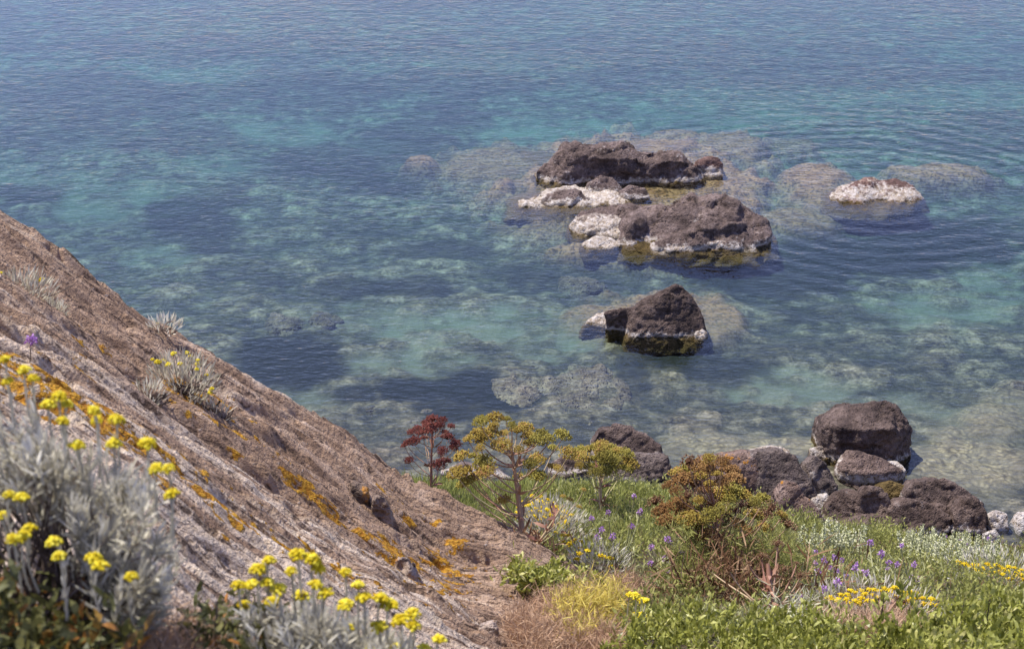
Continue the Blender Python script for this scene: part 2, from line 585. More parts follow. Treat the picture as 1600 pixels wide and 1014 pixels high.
M_COBBLE = rock_material('white_cobble', (0.25, 0.22, 0.20), (0.46, 0.43, 0.41), (0.70, 0.67, 0.65), white_hi=0.3, speck=0.5, algae=False)
M_SUNK = rock_material('sunken_rock', (0.03, 0.026, 0.017), (0.11, 0.095, 0.063), (0.24, 0.205, 0.14), white=0, speck=0.1, algae=False, pits=2.0)


M_SUNK_PALE = rock_material('pale_sunken_rock', (0.05, 0.042, 0.027), (0.16, 0.135, 0.09), (0.30, 0.26, 0.18), white=0, speck=0.15, algae=False, pits=2.0)


def hull_bm(lumps):
    bm = bmesh.new()
    for pts in lumps:
        vs = [bm.verts.new(tuple(p)) for p in pts]
        r = bmesh.ops.convex_hull(bm, input=vs)
        junk = [g for g in r['geom_interior'] + r['geom_unused'] if isinstance(g, bmesh.types.BMVert) and g.is_valid]
        bmesh.ops.delete(bm, geom=list(set(junk)), context='VERTS')
    bmesh.ops.recalc_face_normals(bm, faces=bm.faces[:])
    return bm


def normals_of(me):
    N = np.empty(len(me.vertices) * 3, np.float32)
    me.vertex_normals.foreach_get('vector', N)
    return N.reshape(-1, 3).astype(float)


def rock(name, label, lumps, mat, vox=0.06, amp=0.12, scale=1.0, dents=(), seed=0, cat='rock', group=None, smooth_it=1, edge=0.55, parent=None):
    """lumps: lists of world points; every list becomes a convex block, the blocks grow together, then weather"""
    bm = hull_bm(lumps)
    tmp = bpy.data.meshes.new('tmp')
    bm.to_mesh(tmp)
    bm.free()
    to = bpy.data.objects.new('tmp', tmp)
    COL.objects.link(to)
    md = to.modifiers.new('r', 'REMESH')
    md.mode = 'VOXEL'
    md.voxel_size = vox
    sm = to.modifiers.new('s', 'SMOOTH')
    sm.iterations = smooth_it
    sm.factor = 0.5
    dg = bpy.context.evaluated_depsgraph_get()
    me = bpy.data.meshes.new_from_object(to.evaluated_get(dg))
    bpy.data.objects.remove(to)
    bpy.data.meshes.remove(tmp)
    me.name = name
    n = len(me.vertices)
    V = np.empty(n * 3, np.float32)
    me.vertices.foreach_get('co', V)
    V = V.reshape(-1, 3).astype(float)
    ctr = V.mean(0)
    for it in range(2):
        me.update()
        N = normals_of(me)
        Q = V * scale
        if it == 0:
            d = 0.45 * amp * fbm(Q * 0.9, 3, seed) + amp * 0.18 * (ridged(Q * 1.5, 2, seed + 5) - 0.55)
            for sc_, k_ in ((0.9, 0.85), (2.3, 0.30)):     # broken faces, each tilted its own way
                f1, f2, cid, off = worley(Q * sc_ * np.array([1, 1, 1.3]) + 0.25 * fbm(Q * 1.5, 2, seed)[:, None], seed + 9, True)
                an, zt = cid * 44.0, np.sin(cid * 91.0)
                tl = off[:, 0] * np.cos(an) + off[:, 1] * np.sin(an) + off[:, 2] * zt
                d += edge * amp * k_ * (1.5 * tl + 0.7 * (cid - 0.5)) * sstep(0.0, 0.10, f2 - f1)
        else:
            d = 0.20 * amp * fbm(Q * 5.0, 4, seed + 3, 0.65)
            f1, f2, cid = worley(Q * 3.4, seed + 19)
            d -= 0.36 * amp * sstep(0.30, 0.08, f1) * (cid > 0.62)
            d -= 0.10 * amp * sstep(0.05, 0.0, f2 - f1)
        V = V + N * d[:, None]
        if it == 0:
            for (c, r, k) in dents:
                c = np.asarray(c, float)
                q = np.linalg.norm(V - c, axis=1)
                V = V - N * (k * sstep(r, r * 0.25, q))[:, None]
        me.vertices.foreach_set('co', V.astype(np.float32).ravel())
    me.update()
    N = normals_of(me)
    Q = V * scale
    g1, g2, gid = worley(Q * np.array([.75, .75, 1.1]) + .35 * fbm(Q * 1.2, 3, seed + 40)[:, None], seed + 41)
    V = V - N * (0.38 * amp * sstep(0.04, 0.0, g2 - g1))[:, None]
    lz = Q[:, 2] * 2.6 + 1.2 * fbm(Q * .8, 2, seed + 42)
    fz = lz - np.floor(lz)
    V = V + N * (0.22 * amp * (sstep(0, .2, fz) - fz) * (1 - np.abs(N[:, 2])))[:, None]
    base = np.array([ctr[0], ctr[1], V[:, 2].min()])
    me.vertices.foreach_set('co', (V - base).astype(np.float32).ravel())
    me.polygons.foreach_set('use_smooth', np.ones(len(me.polygons), bool))
    me.update()
    o = obj(name, me, mat, parent, base)
    if parent is None:
        tag(o, label, cat, group)
    return o


def lump(Y0, pts, back=0.8, zfloor=-0.42, spread=1.28):
    """a block from the points seen: (px, py, dy) at distance Y0 + dy; it gets a back and a foot under water"""
    F = np.array([pix_y(a, b, Y0 + c * 0.55) for a, b, c in pts])
    B = F.copy()
    B[:, 1] += back
    B[:, 2] -= back * 0.47 + 0.05
    A = np.concatenate([F, B])
    c = A.mean(0)
    G = A.copy()
    G[:, :2] = c[:2] + (G[:, :2] - c[:2]) * spread
    G[:, 2] = zfloor
    return np.concatenate([A, G])


def sea_y(py, z=0.0):
    return pix_z(800, py, z)[1]


# --- the large islet
y1 = sea_y(285)
rock('islet_ridge', 'long flat-topped brown rock ridge at the back of the big islet',
     [lump(y1, [(880, 228, 1.2), (905, 222, 1.3), (960, 226, 1.3), (1020, 231, 1.2), (1062, 238, 1.0), (1080, 250, .7), (1076, 268, .4), (870, 262, .2), (890, 280, .3), (960, 284, .3), (1040, 280, .4), (872, 240, .9), (888, 243, .2), (960, 247, .0), (1030, 250, .0), (1074, 250, .2)], 1.3),
      lump(y1 + .3, [(838, 266, .1), (850, 252, .4), (885, 248, .6), (900, 275, 0), (842, 274, 0), (870, 280, 0)], .7),
      lump(y1, [(880, 262, 0), (1076, 262, 0), (1060, 281, -.2), (900, 287, -.25), (980, 289, -.3)], .8)],
     M_BASALT, .07, .20, .9, dents=[(pix_y(1010, 262, y1 + .2), 1.3, .22), (pix_y(930, 270, y1), .8, .15), (pix_y(1070, 262, y1 + .3), .5, .2)], seed=3)
y2 = sea_y(274)
rock('rock_stub', 'small brown white-footed rock off the right end of the flat-topped ridge',
     [lump(y2, [(1086, 258, .2), (1100, 247, .5), (1122, 246, .5), (1131, 256, .4), (1128, 270, 0), (1095, 272, 0), (1110, 274, -.1)], .6)],
     M_PALE_YEL, .06, .13, 1.4, seed=5)
y3 = sea_y(322)
rock('rock_shelf', 'low cream white rock shelf between the ridge and the front rock of the islet',
     [lump(y3 + 5.5, [(845, 280, 0), (900, 274, .4), (980, 276, .6), (1040, 286, .3), (1048, 300, 0), (960, 308, -.4), (870, 300, -.4)], 1.0),
      lump(y3, [(812, 316, .2), (850, 299, 1.2), (900, 293, 2.2), (960, 305, 1.5), (985, 318, .6), (905, 334, -.3), (850, 329, -.1)], 1.5),
      lump(y3 + 3, [(850, 300, 0), (950, 294, 1), (1030, 304, .5), (1010, 316, -.5), (900, 312, -.6)], 1.4)],
     M_PALE, .08, .20, .9, seed=11)
rock('islet_boulder', 'rounded brown knob on the cream shelf, close under the flat ridge',
     [lump(sea_y(302), [(920, 285, .2), (935, 276, .5), (955, 277, .5), (972, 292, .2), (965, 303, -.1), (930, 302, -.1)], .6)], M_BASALT, .06, .11, 1.2, seed=13)
rock('islet_boulder', 'lower brown knob on the cream shelf beside a dark pool',
     [lump(sea_y(311), [(965, 300, .2), (985, 289, .5), (1008, 294, .4), (1016, 305, .1), (1000, 312, -.1), (972, 310, -.1)], .5)], M_BASALT, .06, .11, 1.2, seed=15)
rock('rock_tongue', 'flat brown slab lying on the outer end of the cream shelf',
     [lump(sea_y(320), [(846, 312, .2), (868, 301, .7), (900, 297, .8), (938, 313, .3), (945, 319, 0), (895, 322, -.2), (860, 320, -.1)], .6)], M_BASALT, .06, .12, 1.2, seed=17)
y4 = sea_y(388)
rock('islet_front_rock', 'big craggy brown rock with a deep hollow, front of the islet',
     [lump(y4, [(985, 332, 2.4), (1035, 322, 2.6), (1075, 308, 2.8), (1135, 303, 2.8), (1150, 314, 2.3), (1185, 338, 1.6), (1197, 362, .8), (1178, 386, .0), (1100, 384, -.1), (1020, 376, .1), (985, 358, .8)], 1.6),
      lump(y4 + 1.5, [(904, 330, 1.2), (935, 324, 1.8), (1000, 322, 2.0), (1040, 330, 1.4), (1020, 366, 0), (975, 358, .1), (930, 345, .5)], 1.0),
      lump(y4, [(1110, 312, 2.4), (1135, 301, 2.6), (1155, 318, 1.8), (1150, 345, 1.0), (1105, 340, 1.4)], 1.0),
      lump(y4, [(1075, 350, .7), (1110, 338, 1.0), (1160, 350, .7), (1176, 378, .1), (1150, 388, -.2), (1085, 380, -.1)], .8)],
     M_BASALT, .075, .26, .85, dents=[(pix_y(1062, 335, y4 + 1.7), .75, .50), (pix_y(1140, 355, y4 + .6), .45, .25), (pix_y(1100, 350, y4 + .9), .4, .2), (pix_y(1010, 368, y4 + .2), .6, .22)], seed=21)
rock('crusted_rock', 'white crusted rock at the right foot of the craggy front rock',
     [lump(sea_y(378), [(1172, 352, .8), (1190, 344, 1.0), (1197, 356, .7), (1194, 376, 0), (1175, 382, -.1)], .5)], M_PALE, .06, .10, 1.4, seed=23)
rock('pale_shoal_rock', 'cream white low rock running along the left wing of the front rock',
     [lump(sea_y(368), [(896, 344, .9), (925, 331, 1.6), (965, 338, 1.3), (990, 360, .3), (962, 372, -.1), (912, 358, .2)], .7)], M_PALE, .06, .12, 1.2, seed=25)
rock('pale_shoal_rock', 'round white hump awash at the front corner of the islet',
     [lump(sea_y(387), [(912, 378, .3), (930, 369, .7), (955, 370, .7), (972, 381, .3), (950, 389, -.1), (922, 387, -.1)], .5)], M_PALE, .06, .08, 1.2, seed=27)
rock('weedy_ledge', 'brown weed covered ledge just awash below the craggy front rock',
     [np.array([pix_z(a, b, z) for a, b, z in [(985, 378, .08), (1000, 398, -.1), (1060, 402, -.12), (1130, 402, -.12), (1185, 388, -.05), (1160, 378, .1), (1050, 372, .1), (990, 398, -.6), (1180, 398, -.6), (1100, 405, -.6), (1000, 370, -.6), (1170, 370, -.6)]])],
     rock_material('weedy', (0.035, 0.024, 0.008), (0.09, 0.062, 0.02), (0.18, 0.125, 0.045), white=0, speck=0.1), .08, .10, 1.0, seed=29)

# --- the small islet and the pointed rock
y5 = sea_y(318)
rock('low_islet', 'low white and russet islet rock standing alone in the rings',
     [lump(y5, [(1302, 304, .8), (1325, 288, 1.6), (1355, 279, 2.2), (1400, 280, 2.2), (1428, 290, 1.6), (1437, 300, 1.0), (1405, 316, .2), (1375, 325, -.2), (1335, 318, 0)], 1.2)],
     M_PALE_YEL, .07, .17, 1.0, dents=[(pix_y(1370, 312, y5), .5, .2)], seed=31)
y6 = sea_y(524)
rock('pointed_rock', 'dark pointed pyramid rock with white waterline standing alone in clear water',
     [lump(y6, [(1058, 443, .85), (1040, 452, .85), (1000, 470, .75), (985, 486, .5), (990, 508, .0), (1040, 521, -.12), (1088, 524, -.05), (1098, 505, .25), (1096, 485, .5), (1075, 455, .8)], .75),
      lump(y6, [(945, 487, .5), (960, 483, .6), (995, 477, .7), (1000, 488, .5), (950, 491, .45)], .12, spread=.8),
      lump(y6, [(1075, 500, .3), (1096, 488, .5), (1098, 512, .15), (1085, 524, .0)], .3)],
     M_BASALT_DK, .035, .055, 1.8, dents=[(pix_y(1000, 478, y6 + .5), .22, .14), (pix_y(1002, 497, y6 + .25), .22, .12)], seed=41)
rock('pale_rock_tail', 'white crusted low tail of rock beside the dark pointed rock',
     [lump(sea_y(505), [(918, 499, .1), (933, 489, .5), (965, 483, .8), (1000, 488, .7), (1008, 510, .05), (975, 512, -.1), (945, 508, -.1)], .35)], M_PALE, .045, .07, 1.6, seed=43)
rock('pale_rock', 'small white crusted foot on the sheer side of the dark pointed rock',
     [lump(sea_y(528), [(1086, 520, .1), (1098, 512, .35), (1106, 520, .2), (1100, 528, 0), (1090, 528, 0)], .3)], M_PALE, .04, .05, 1.6, seed=45)

# --- boulders of the shore
def shore_rock(label, pts, Y0, mat, back=.8, vox=.05, amp=.065, scale=1.4, dents=(), seed=0, name='shore_rock', zf=-.5, extra=None):
    L = [lump(Y0, pts, back, zf, 1.04)]
    for e in (extra or []):
        L.append(lump(Y0, e, back * .6, zf, 1.0))
    return rock(name, label, L, mat, vox, amp, scale, dents, seed, cat='boulder', smooth_it=0, edge=0.45)


yb = sea_y(715)
shore_rock('largest dark pitted boulder, standing on end at the edge of the water',
           [(1284, 668, .35), (1290, 652, .6), (1320, 634, .9), (1350, 630, 1.0), (1385, 626, .9), (1402, 634, .8), (1424, 668, .5), (1422, 698, .2), (1408, 716, .5), (1340, 706, .5), (1305, 698, .4), (1288, 690, .3), (1350, 672, -.5), (1395, 668, -.45), (1310, 668, -.3), (1418, 690, .0)],
           yb, M_BASALT_DK, .9, .04, .09, 1.6, dents=[(pix_y(1372, 692, yb), .5, .18)], seed=51, name='boulder')
yb2 = sea_y(752)
shore_rock('brown wedge shaped boulder in front of the largest dark boulder',
           [(1312, 735, .1), (1330, 703, .5), (1345, 706, .5), (1385, 718, .4), (1412, 735, .2), (1408, 744, .2), (1330, 757, .1), (1318, 752, .1), (1345, 740, -.3), (1385, 738, -.2)], yb2, M_WEDGE, .6, .04, .08, 1.8, seed=53)
shore_rock('white crusted slab wedged under the largest dark boulder',
           [(1375, 722, .4), (1405, 720, .4), (1417, 735, .1), (1395, 743, 0), (1370, 735, .1)], sea_y(745), M_COBBLE, .4, .04, .05, 1.8, seed=54)
shore_rock('dark rounded boulder behind the fennel at the foot of the slope',
           [(925, 688, .3), (940, 670, .6), (965, 664, .7), (1005, 677, .6), (1032, 695, .3), (1034, 712, .0), (985, 715, -.1), (930, 705, 0)], sea_y(715), M_BASALT_DK, .7, .045, .10, 1.5, seed=55, name='boulder')
shore_rock('pale streaked boulder leaning on the dark rounded one by the fennel',
           [(950, 722, .2), (975, 706, .4), (1020, 715, .4), (1045, 712, .4), (1052, 738, 0), (1000, 752, -.3), (955, 750, -.2)], sea_y(748), M_SHORE_PALE, .6, .045, .09, 1.5, seed=57)
shore_rock('reddish tan block with a lichen patch behind the large fennel',
           [(1075, 740, .3), (1105, 713, .6), (1165, 705, .7), (1182, 715, .5), (1190, 775, .0), (1150, 800, -.3), (1080, 790, -.2)], sea_y(790), M_SHORE_RED, .9, .05, .10, 1.3, seed=59)
shore_rock('broad grey slab blotched with white beside the reddish tan block',
           [(1172, 706, .7), (1215, 702, .8), (1245, 712, .7), (1262, 745, .3), (1285, 785, -.1), (1240, 800, -.3), (1190, 800, -.3), (1180, 750, .2)], sea_y(792), M_SHORE_PALE, .9, .05, .11, 1.2, seed=61)
shore_rock('tapering rock topped with orange lichen at the edge of the greenery',
           [(1214, 770, .3), (1225, 753, .5), (1245, 755, .5), (1262, 775, .3), (1292, 815, -.1), (1260, 840, -.3), (1215, 830, -.3)], sea_y(830), M_SHORE_RED, .6, .045, .09, 1.5, seed=63)
shore_rock('narrow dark rock leaning between the white blotched slab and the brown wedge',
           [(1255, 722, .4), (1275, 710, .6), (1292, 722, .5), (1310, 760, .1), (1295, 772, -.1), (1268, 752, .0)], sea_y(770), M_SHORE_PALE, .5, .045, .09, 1.6, seed=65)
shore_rock('low pale rock at the lapping edge behind the white blotched slab',
           [(1172, 702, .2), (1200, 695, .5), (1235, 702, .4), (1235, 710, .1), (1190, 712, 0)], sea_y(714), M_PALE, .4, .045, .06, 1.6, seed=66)
shore_rock('small pale rock in the gap behind the brown wedge boulder',
           [(1268, 700, .2), (1285, 696, .3), (1300, 705, .2), (1295, 716, 0), (1272, 714, 0)], sea_y(716), M_PALE, .4, .04, .05, 1.6, seed=67)
shore_rock('smooth brown boulder with a pale spot above the spiky white herbs',
           [(1290, 790, .2), (1310, 768, .5), (1338, 765, .5), (1348, 790, .2), (1340, 825, -.2), (1295, 822, -.2)], sea_y(820), M_SHORE, .6, .045, .09, 1.5, seed=69)
shore_rock('humped dark boulder with a hollow side next to the smooth brown boulder',
           [(1335, 780, .3), (1352, 760, .5), (1378, 764, .5), (1405, 800, .1), (1400, 822, -.2), (1350, 826, -.2), (1335, 805, 0)], sea_y(822), M_SHORE, .6, .045, .10, 1.5, dents=[(pix_y(1365, 790, sea_y(822) + .1), .3, .15)], seed=71)
shore_rock('flat brown rock behind the spiky white herbs',
           [(1310, 815, .3), (1350, 800, .6), (1400, 808, .5), (1420, 830, .1), (1370, 845, -.2), (1315, 840, -.2)], sea_y(838), M_SHORE, .7, .05, .08, 1.4, seed=73)
shore_rock('broad brown boulder leaning under the pitted split boulder',
           [(1390, 790, .3), (1415, 778, .5), (1450, 782, .5), (1485, 808, .2), (1480, 828, -.1), (1400, 832, -.2)], sea_y(830), M_SHORE, .6, .045, .09, 1.5, seed=75)
shore_rock('long dark boulder deeply pitted along its crest, edge of the pebble shallows',
           [(1416, 770, .3), (1430, 753, .6), (1470, 748, .7), (1510, 765, .5), (1540, 785, .2), (1505, 800, -.1), (1440, 788, .0)], sea_y(800), M_BASALT_DK, .7, .04, .09, 1.8, seed=77, name='boulder')
shore_rock('upright dark block with a rounded top over the white cobbles',
           [(1492, 795, .3), (1500, 780, .5), (1530, 778, .5), (1543, 800, .2), (1540, 830, -.1), (1500, 834, -.2), (1490, 815, 0)], sea_y(832), M_SHORE, .6, .04, .10, 1.6, seed=79, name='boulder')
shore_rock('squat brown stone between the upright dark block and the broad brown boulder',
           [(1448, 795, .3), (1470, 785, .5), (1486, 800, .3), (1484, 822, 0), (1455, 822, -.1)], sea_y(824), M_SHORE, .4, .04, .07, 1.7, seed=80)
shore_rock('yellowish weedy stone in the pool beneath the brown wedge',
           [(1370, 758, .2), (1390, 750, .4), (1415, 758, .3), (1412, 775, 0), (1378, 775, 0)], sea_y(777), bpy.data.materials['weedy'], .4, .045, .06, 1.6, seed=81)
shore_rock('white washed patch of rock between the grey slab and smooth boulder',
           [(1268, 778, .2), (1290, 770, .4), (1302, 785, .2), (1290, 798, 0), (1272, 795, 0)], sea_y(798), M_COBBLE, .4, .04, .05, 1.6, seed=82)
shore_rock('rounded white cobble beside the upright dark block',
           [(1545, 805, .2), (1558, 797, .4), (1575, 802, .3), (1577, 822, 0), (1550, 828, 0)], sea_y(828), M_COBBLE, .3, .03, .04, 2.2, seed=83, name='cobble')
shore_rock('flat white cobble wet at the foot of the upright dark block',
           [(1540, 832, .1), (1556, 826, .2), (1562, 836, .1), (1545, 845, 0)], sea_y(846), M_COBBLE, .25, .03, .03, 2.2, seed=84, name='cobble')
shore_rock('tall white cobble alone at the far end of the pebble beach',
           [(1591, 815, .2), (1600, 800, .4), (1625, 800, .3), (1625, 830, 0), (1595, 830, 0)], sea_y(832), M_COBBLE, .4, .035, .05, 2.0, seed=85, name='cobble')
shore_rock('flat brown stone on the pebble beach below the white cobbles',
           [(1560, 857, .2), (1580, 851, .4), (1610, 853, .4), (1605, 866, 0), (1565, 866, 0)], sea_y(868, .3), M_SHORE, .4, .04, .04, 2.0, seed=86)
shore_rock('dark rock low in the water at the foot of the red fennel',
           [(690, 735, .3), (720, 722, .5), (770, 728, .5), (800, 745, .1), (740, 755, -.1)], sea_y(748), M_SHORE, .6, .05, .09, 1.4, seed=87)
shore_rock('brown rock between the golden fennel and the green-headed fennel',
           [(855, 728, .3), (880, 712, .5), (920, 722, .4), (925, 745, 0), (865, 748, -.1)], sea_y(742), M_SHORE, .6, .05, .09, 1.4, seed=88)

# --- rocks seen through the water
SUNK = [(915, 600, 62, 62, 'broad pale brown rock under water below the pointed rock'),
        (812, 598, 46, 44, 'rounded grey sunken rock next to the broad pale brown one'),
        (440, 503, 34, 20, 'small pale sunken rock above the dark weed patch'),
        (505, 500, 28, 16, 'greyish sunken hump at the edge of the dark weed patch'),
        (565, 640, 40, 22, 'light sunken rock just off the lichen covered cliff'),
        (680, 650, 32, 18, 'sunken rock ringed by dark weed off the red fennel'),
        (1325, 730, 0, 0, ''),
        (1490, 735, 44, 26, 'brown sunken boulder in the pebble shallows'),
        (1225, 703, 50, 14, 'brown ledge under water behind the shore rocks'),
        (905, 440, 40, 14, 'bright pale sunken rock off the front of the islet'),
        (850, 640, 40, 22, 'mossy sunken rock inshore of the rounded grey one'),
        (1590, 605, 40, 14, 'rusty sunken ledge at the far end of the pebble shallows')]
for k, (px, py, rx, ry, lab) in enumerate(SUNK):
    if not lab:
        continue
    c = pix_z(px, py, -0.24 if k in (0, 1, 10) else -0.28 if py > 560 else -0.40)
    d = c[1] / CP
    wx = rx / FPX * d
    wy = ry / FPX * d / math.sin(math.atan2(CAM[2], c[1])) * 0.85
    rg = np.random.default_rng(100 + k)
    parts = []
    for q in range(5):
        o_ = np.array([rg.uniform(-.75, .75) * wx, rg.uniform(-.7, .7) * wy, rg.uniform(-.08, .02)]) if q else np.zeros(3)
        k_ = rg.uniform(.45, .7) if q else .9
        pts = []
        for i in range(10):
            a = i / 10 * 2 * math.pi + rg.uniform(-.25, .25)
            s_ = rg.uniform(.7, 1.15) * k_
            cs, sn = wx * math.cos(a) * s_, wy * math.sin(a) * s_
            pts += [c + o_ + [cs, sn, rg.uniform(-.22, -.12)], c + o_ + [cs * .7, sn * .7, rg.uniform(-.05, .03)], c + [o_[0] + cs * 1.3, o_[1] + sn * 1.3, -.7]]
        parts.append(np.array(pts))
    pale_ = k in (0, 1, 10)
    rock('sunken_rock', lab, parts, M_SUNK_PALE if pale_ else M_SUNK, max(.06, wx / 24), .16, 1.2, seed=200 + k, cat='rock')

# ------------------------------------------------------------------ hillside
gp = [pix_d(a, b, d) for a, b, d in [
    (560, 760, 12.4), (640, 775, 12.2), (760, 790, 12.4), (880, 790, 12.8), (1000, 778, 13.2), (1100, 818, 13.0), (1250, 874, 12.6), (1400, 886, 12.6), (1530, 894, 12.6), (1620, 900, 12.0), (1800, 960, 11.5),
    (840, 850, 10.6), (900, 890, 9.8), (1050, 895, 9.8), (1250, 910, 10), (1500, 925, 9.8), (1700, 960, 9.5),
    (840, 965, 8.0), (1000, 965, 8.2), (1200, 970, 8.2), (1400, 985, 8.2), (1600, 990, 8.0), (1800, 1050, 7.5),
    (860, 1060, 6.8), (1000, 1050, 6.8), (1200, 1060, 6.6), (1500, 1080, 6.2), (1800, 1150, 6.0),
    (1000, 1300, 5.0), (1400, 1300, 5.0),
    (0, 960, 2.9), (150, 1010, 3.0), (300, 1040, 3.2), (520, 1075, 3.3), (700, 1130, 3.6), (0, 1200, 2.4), (400, 1400, 2.4), (-300, 1000, 2.8)]]
gp += [np.array([x, y, z + 3.0 - 0.105 * y]) for x, y, z in [(0, 0, 12.45), (-2, 0, 12.7), (2, 0, 12.0), (-4, -3, 13.2), (4, -3, 12.0), (0, -6, 13), (6, 3, 10.8), (-6, 2, 13.2), (-5, 6, 11.6), (-5, 9, 9.8), (-7, 12, 7),
                                      (-2.2, 5.0, 11.3), (-1.2, 6.5, 10.4), (-1.0, 5.0, 10.9), (-2.4, 8.0, 10.3), (-0.3, 7.5, 9.6)]]
gp += [np.array(q, float) for q in [(-6, 16, 5.5), (-1, 16.5, 6.6), (4, 16.5, 6.8), (10, 16, 6.6), (-6, 22, 1.6), (0, 22, 2.3), (6, 22, 2.5), (12, 22, 2.4),
                                      (-8, 27, -.1), (-2, 27, .1), (2, 27, .1), (6, 27, .05), (9, 27, -.05), (14, 26, .2), (3, 24.6, .7), (8, 24.6, .7), (-3, 24.6, .7), (12, 24, .8),
                                      (-8, 31, -.8), (-2, 31, -.5), (4, 31, -.35), (8, 30.5, -.32), (12, 30.5, -.3), (0, 36, -1.6), (10, 36, -1.2), (-10, 36, -2), (18, 34, -1.4)]]
GROUND = TPS(gp, 0.02)


def ground_material():
    t = NT('hillside_soil')
    P = t.pos()
    n1 = t.noise(P, 3.0, 5, 0.6)
    n2 = t.noise(P, 22.0, 4, 0.6)
    soil = t.ramp(n1, [(0.35, (0.055, 0.042, 0.026)), (0.55, (0.11, 0.082, 0.052)), (0.72, (0.17, 0.125, 0.085))])
    soil = t.mix(t.rng(n2, 0.45, 0.6, 0, 0.6), soil, (0.05, 0.06, 0.022))
    z = t.n('SeparateXYZ', Vector=P).outputs['Z']
    peb = t.vor(P, 9.0)
    beach = t.mix(t.rng(peb, 0.1, 0.5), (0.22, 0.175, 0.14), (0.09, 0.07, 0.055))
    beach = t.mix(t.rng(n2, 0.5, 0.65), beach, (0.33, 0.30, 0.27))
    c = t.mix(t.rng(z, 1.6, 0.9), soil, beach)
    return t.finish(t.princ(c, 0.95, t.bump(t.math('ADD', n2, peb), 0.7, 0.04), spec=0.1))


def build_ground():
    xs = np.linspace(-14, 20, 260)
    ys = np.concatenate([np.linspace(-8, 3, 40), np.linspace(3.1, 14, 200), np.linspace(14.1, 36, 150)])
    X, Y = np.meshgrid(xs, ys, indexing='ij')
    Z = GROUND(np.stack([X, Y], -1))
    Z = Z + 0.05 * fbm(np.stack([X, Y], -1) * 1.5, 4, 61) + 0.02 * fbm(np.stack([X, Y], -1) * 7, 2, 62)
    o = obj('hillside_ground', mesh_np('hillside_ground', np.stack([X, Y, Z], -1).reshape(-1, 3), grid_faces(len(xs), len(ys))), ground_material())
    o['kind'] = 'structure'


build_ground()

# ------------------------------------------------------------------ the sloping cliff slab
CREST = [(-260, 190, 8.4), (-120, 270, 8.6), (0, 346, 8.8), (30, 362, 8.85), (50, 392, 8.9), (150, 446, 9.0), (250, 515, 9.1), (330, 562, 9.2), (400, 607, 9.35), (500, 668, 9.6), (600, 737, 9.8), (720, 790, 9.9), (800, 835, 9.8), (888, 888, 9.6)]
cr = [pix_d(*q) for q in CREST]
sp = list(cr)
for p in cr:
    sp.append(p + [0.15, 0.55, -0.72])
    sp.append(p + [0.4, 1.8, -2.9])
sp += [pix_d(*q) for q in [(-260, 380, 6.4), (0, 480, 6.7), (200, 622, 6.9), (400, 765, 7.2), (600, 885, 7.5), (740, 950, 7.9), (100, 470, 8.0), (300, 610, 8.2), (500, 740, 8.5), (700, 860, 8.8),
                           (-260, 520, 4.9), (0, 600, 5.0), (200, 765, 5.1), (400, 905, 5.3), (600, 1000, 5.8), (780, 1014, 6.7), (820, 960, 7.9),
                           (0, 730, 3.9), (100, 820, 3.8), (300, 975, 4.0), (500, 1100, 4.5), (750, 1150, 5.4), (-260, 700, 3.7), (0, 1000, 2.9 + .35), (250, 1200, 3.2)]]
SLAB = TPS(sp, 0.004)


def slab_z(x, y, detail=True):
    q = np.stack([np.asarray(x, float), np.asarray(y, float)], -1)
    z = SLAB(q)
    if not detail:
        return z
    a = q[..., 0] + 0.1 * q[..., 1]
    b = q[..., 1] - 0.12 * q[..., 0]
    ab = np.stack([a, b], -1)
    wob = 0.16 * fbm(ab * np.array([.9, 1.4]), 3, 71)
    s1 = fbm(np.stack([a * 0.8, (b + wob) * 5.0], -1), 4, 72)
    s2 = fbm(np.stack([a * 2.2, (b + wob) * 15.0], -1), 3, 73)
    z = z + 0.06 * s1 + 0.03 * s2 + 0.13 * fbm(ab * np.array([.8, 1.1]), 4, 74, .55)
    lay = (b + wob) * 3.2 + 0.5 * fbm(ab * np.array([1.2, 2.0]), 2, 75)
    fr = lay - np.floor(lay)
    z = z + 0.05 * (sstep(0, .18, fr) - fr) * (0.4 + fbm(ab * np.array([.9, 1.5]), 2, 76) * 1.2).clip(0, 1)
    f1, f2, cid = worley(np.stack([a * 4.0, b * 7.0], -1) + 0.3 * fbm(ab * 3, 2, 6)[..., None], 77)
    z = z - 0.045 * sstep(.30, .08, f1) * (cid > .72)
    for (sa, sb, k, sd_) in ((.9, 4.0, .060, 84), (2.6, 11., .036, 85), (8., 26., .014, 86)):      # chipped beds
        g1, g2, gid, off = worley(np.stack([a * sa, (b + wob) * sb], -1) + .3 * fbm(ab * np.array([sa, sb]) * .8, 2, sd_)[..., None], sd_, True)
        z = z + k * (off[..., 0] * np.cos(gid * 40) + off[..., 1] * np.sin(gid * 40) + .5 * (gid - .5)) * sstep(0, .12, g2 - g1)
    z = z + 0.018 * fbm(ab * np.array([7, 24]), 3, 78, .6)
    return z


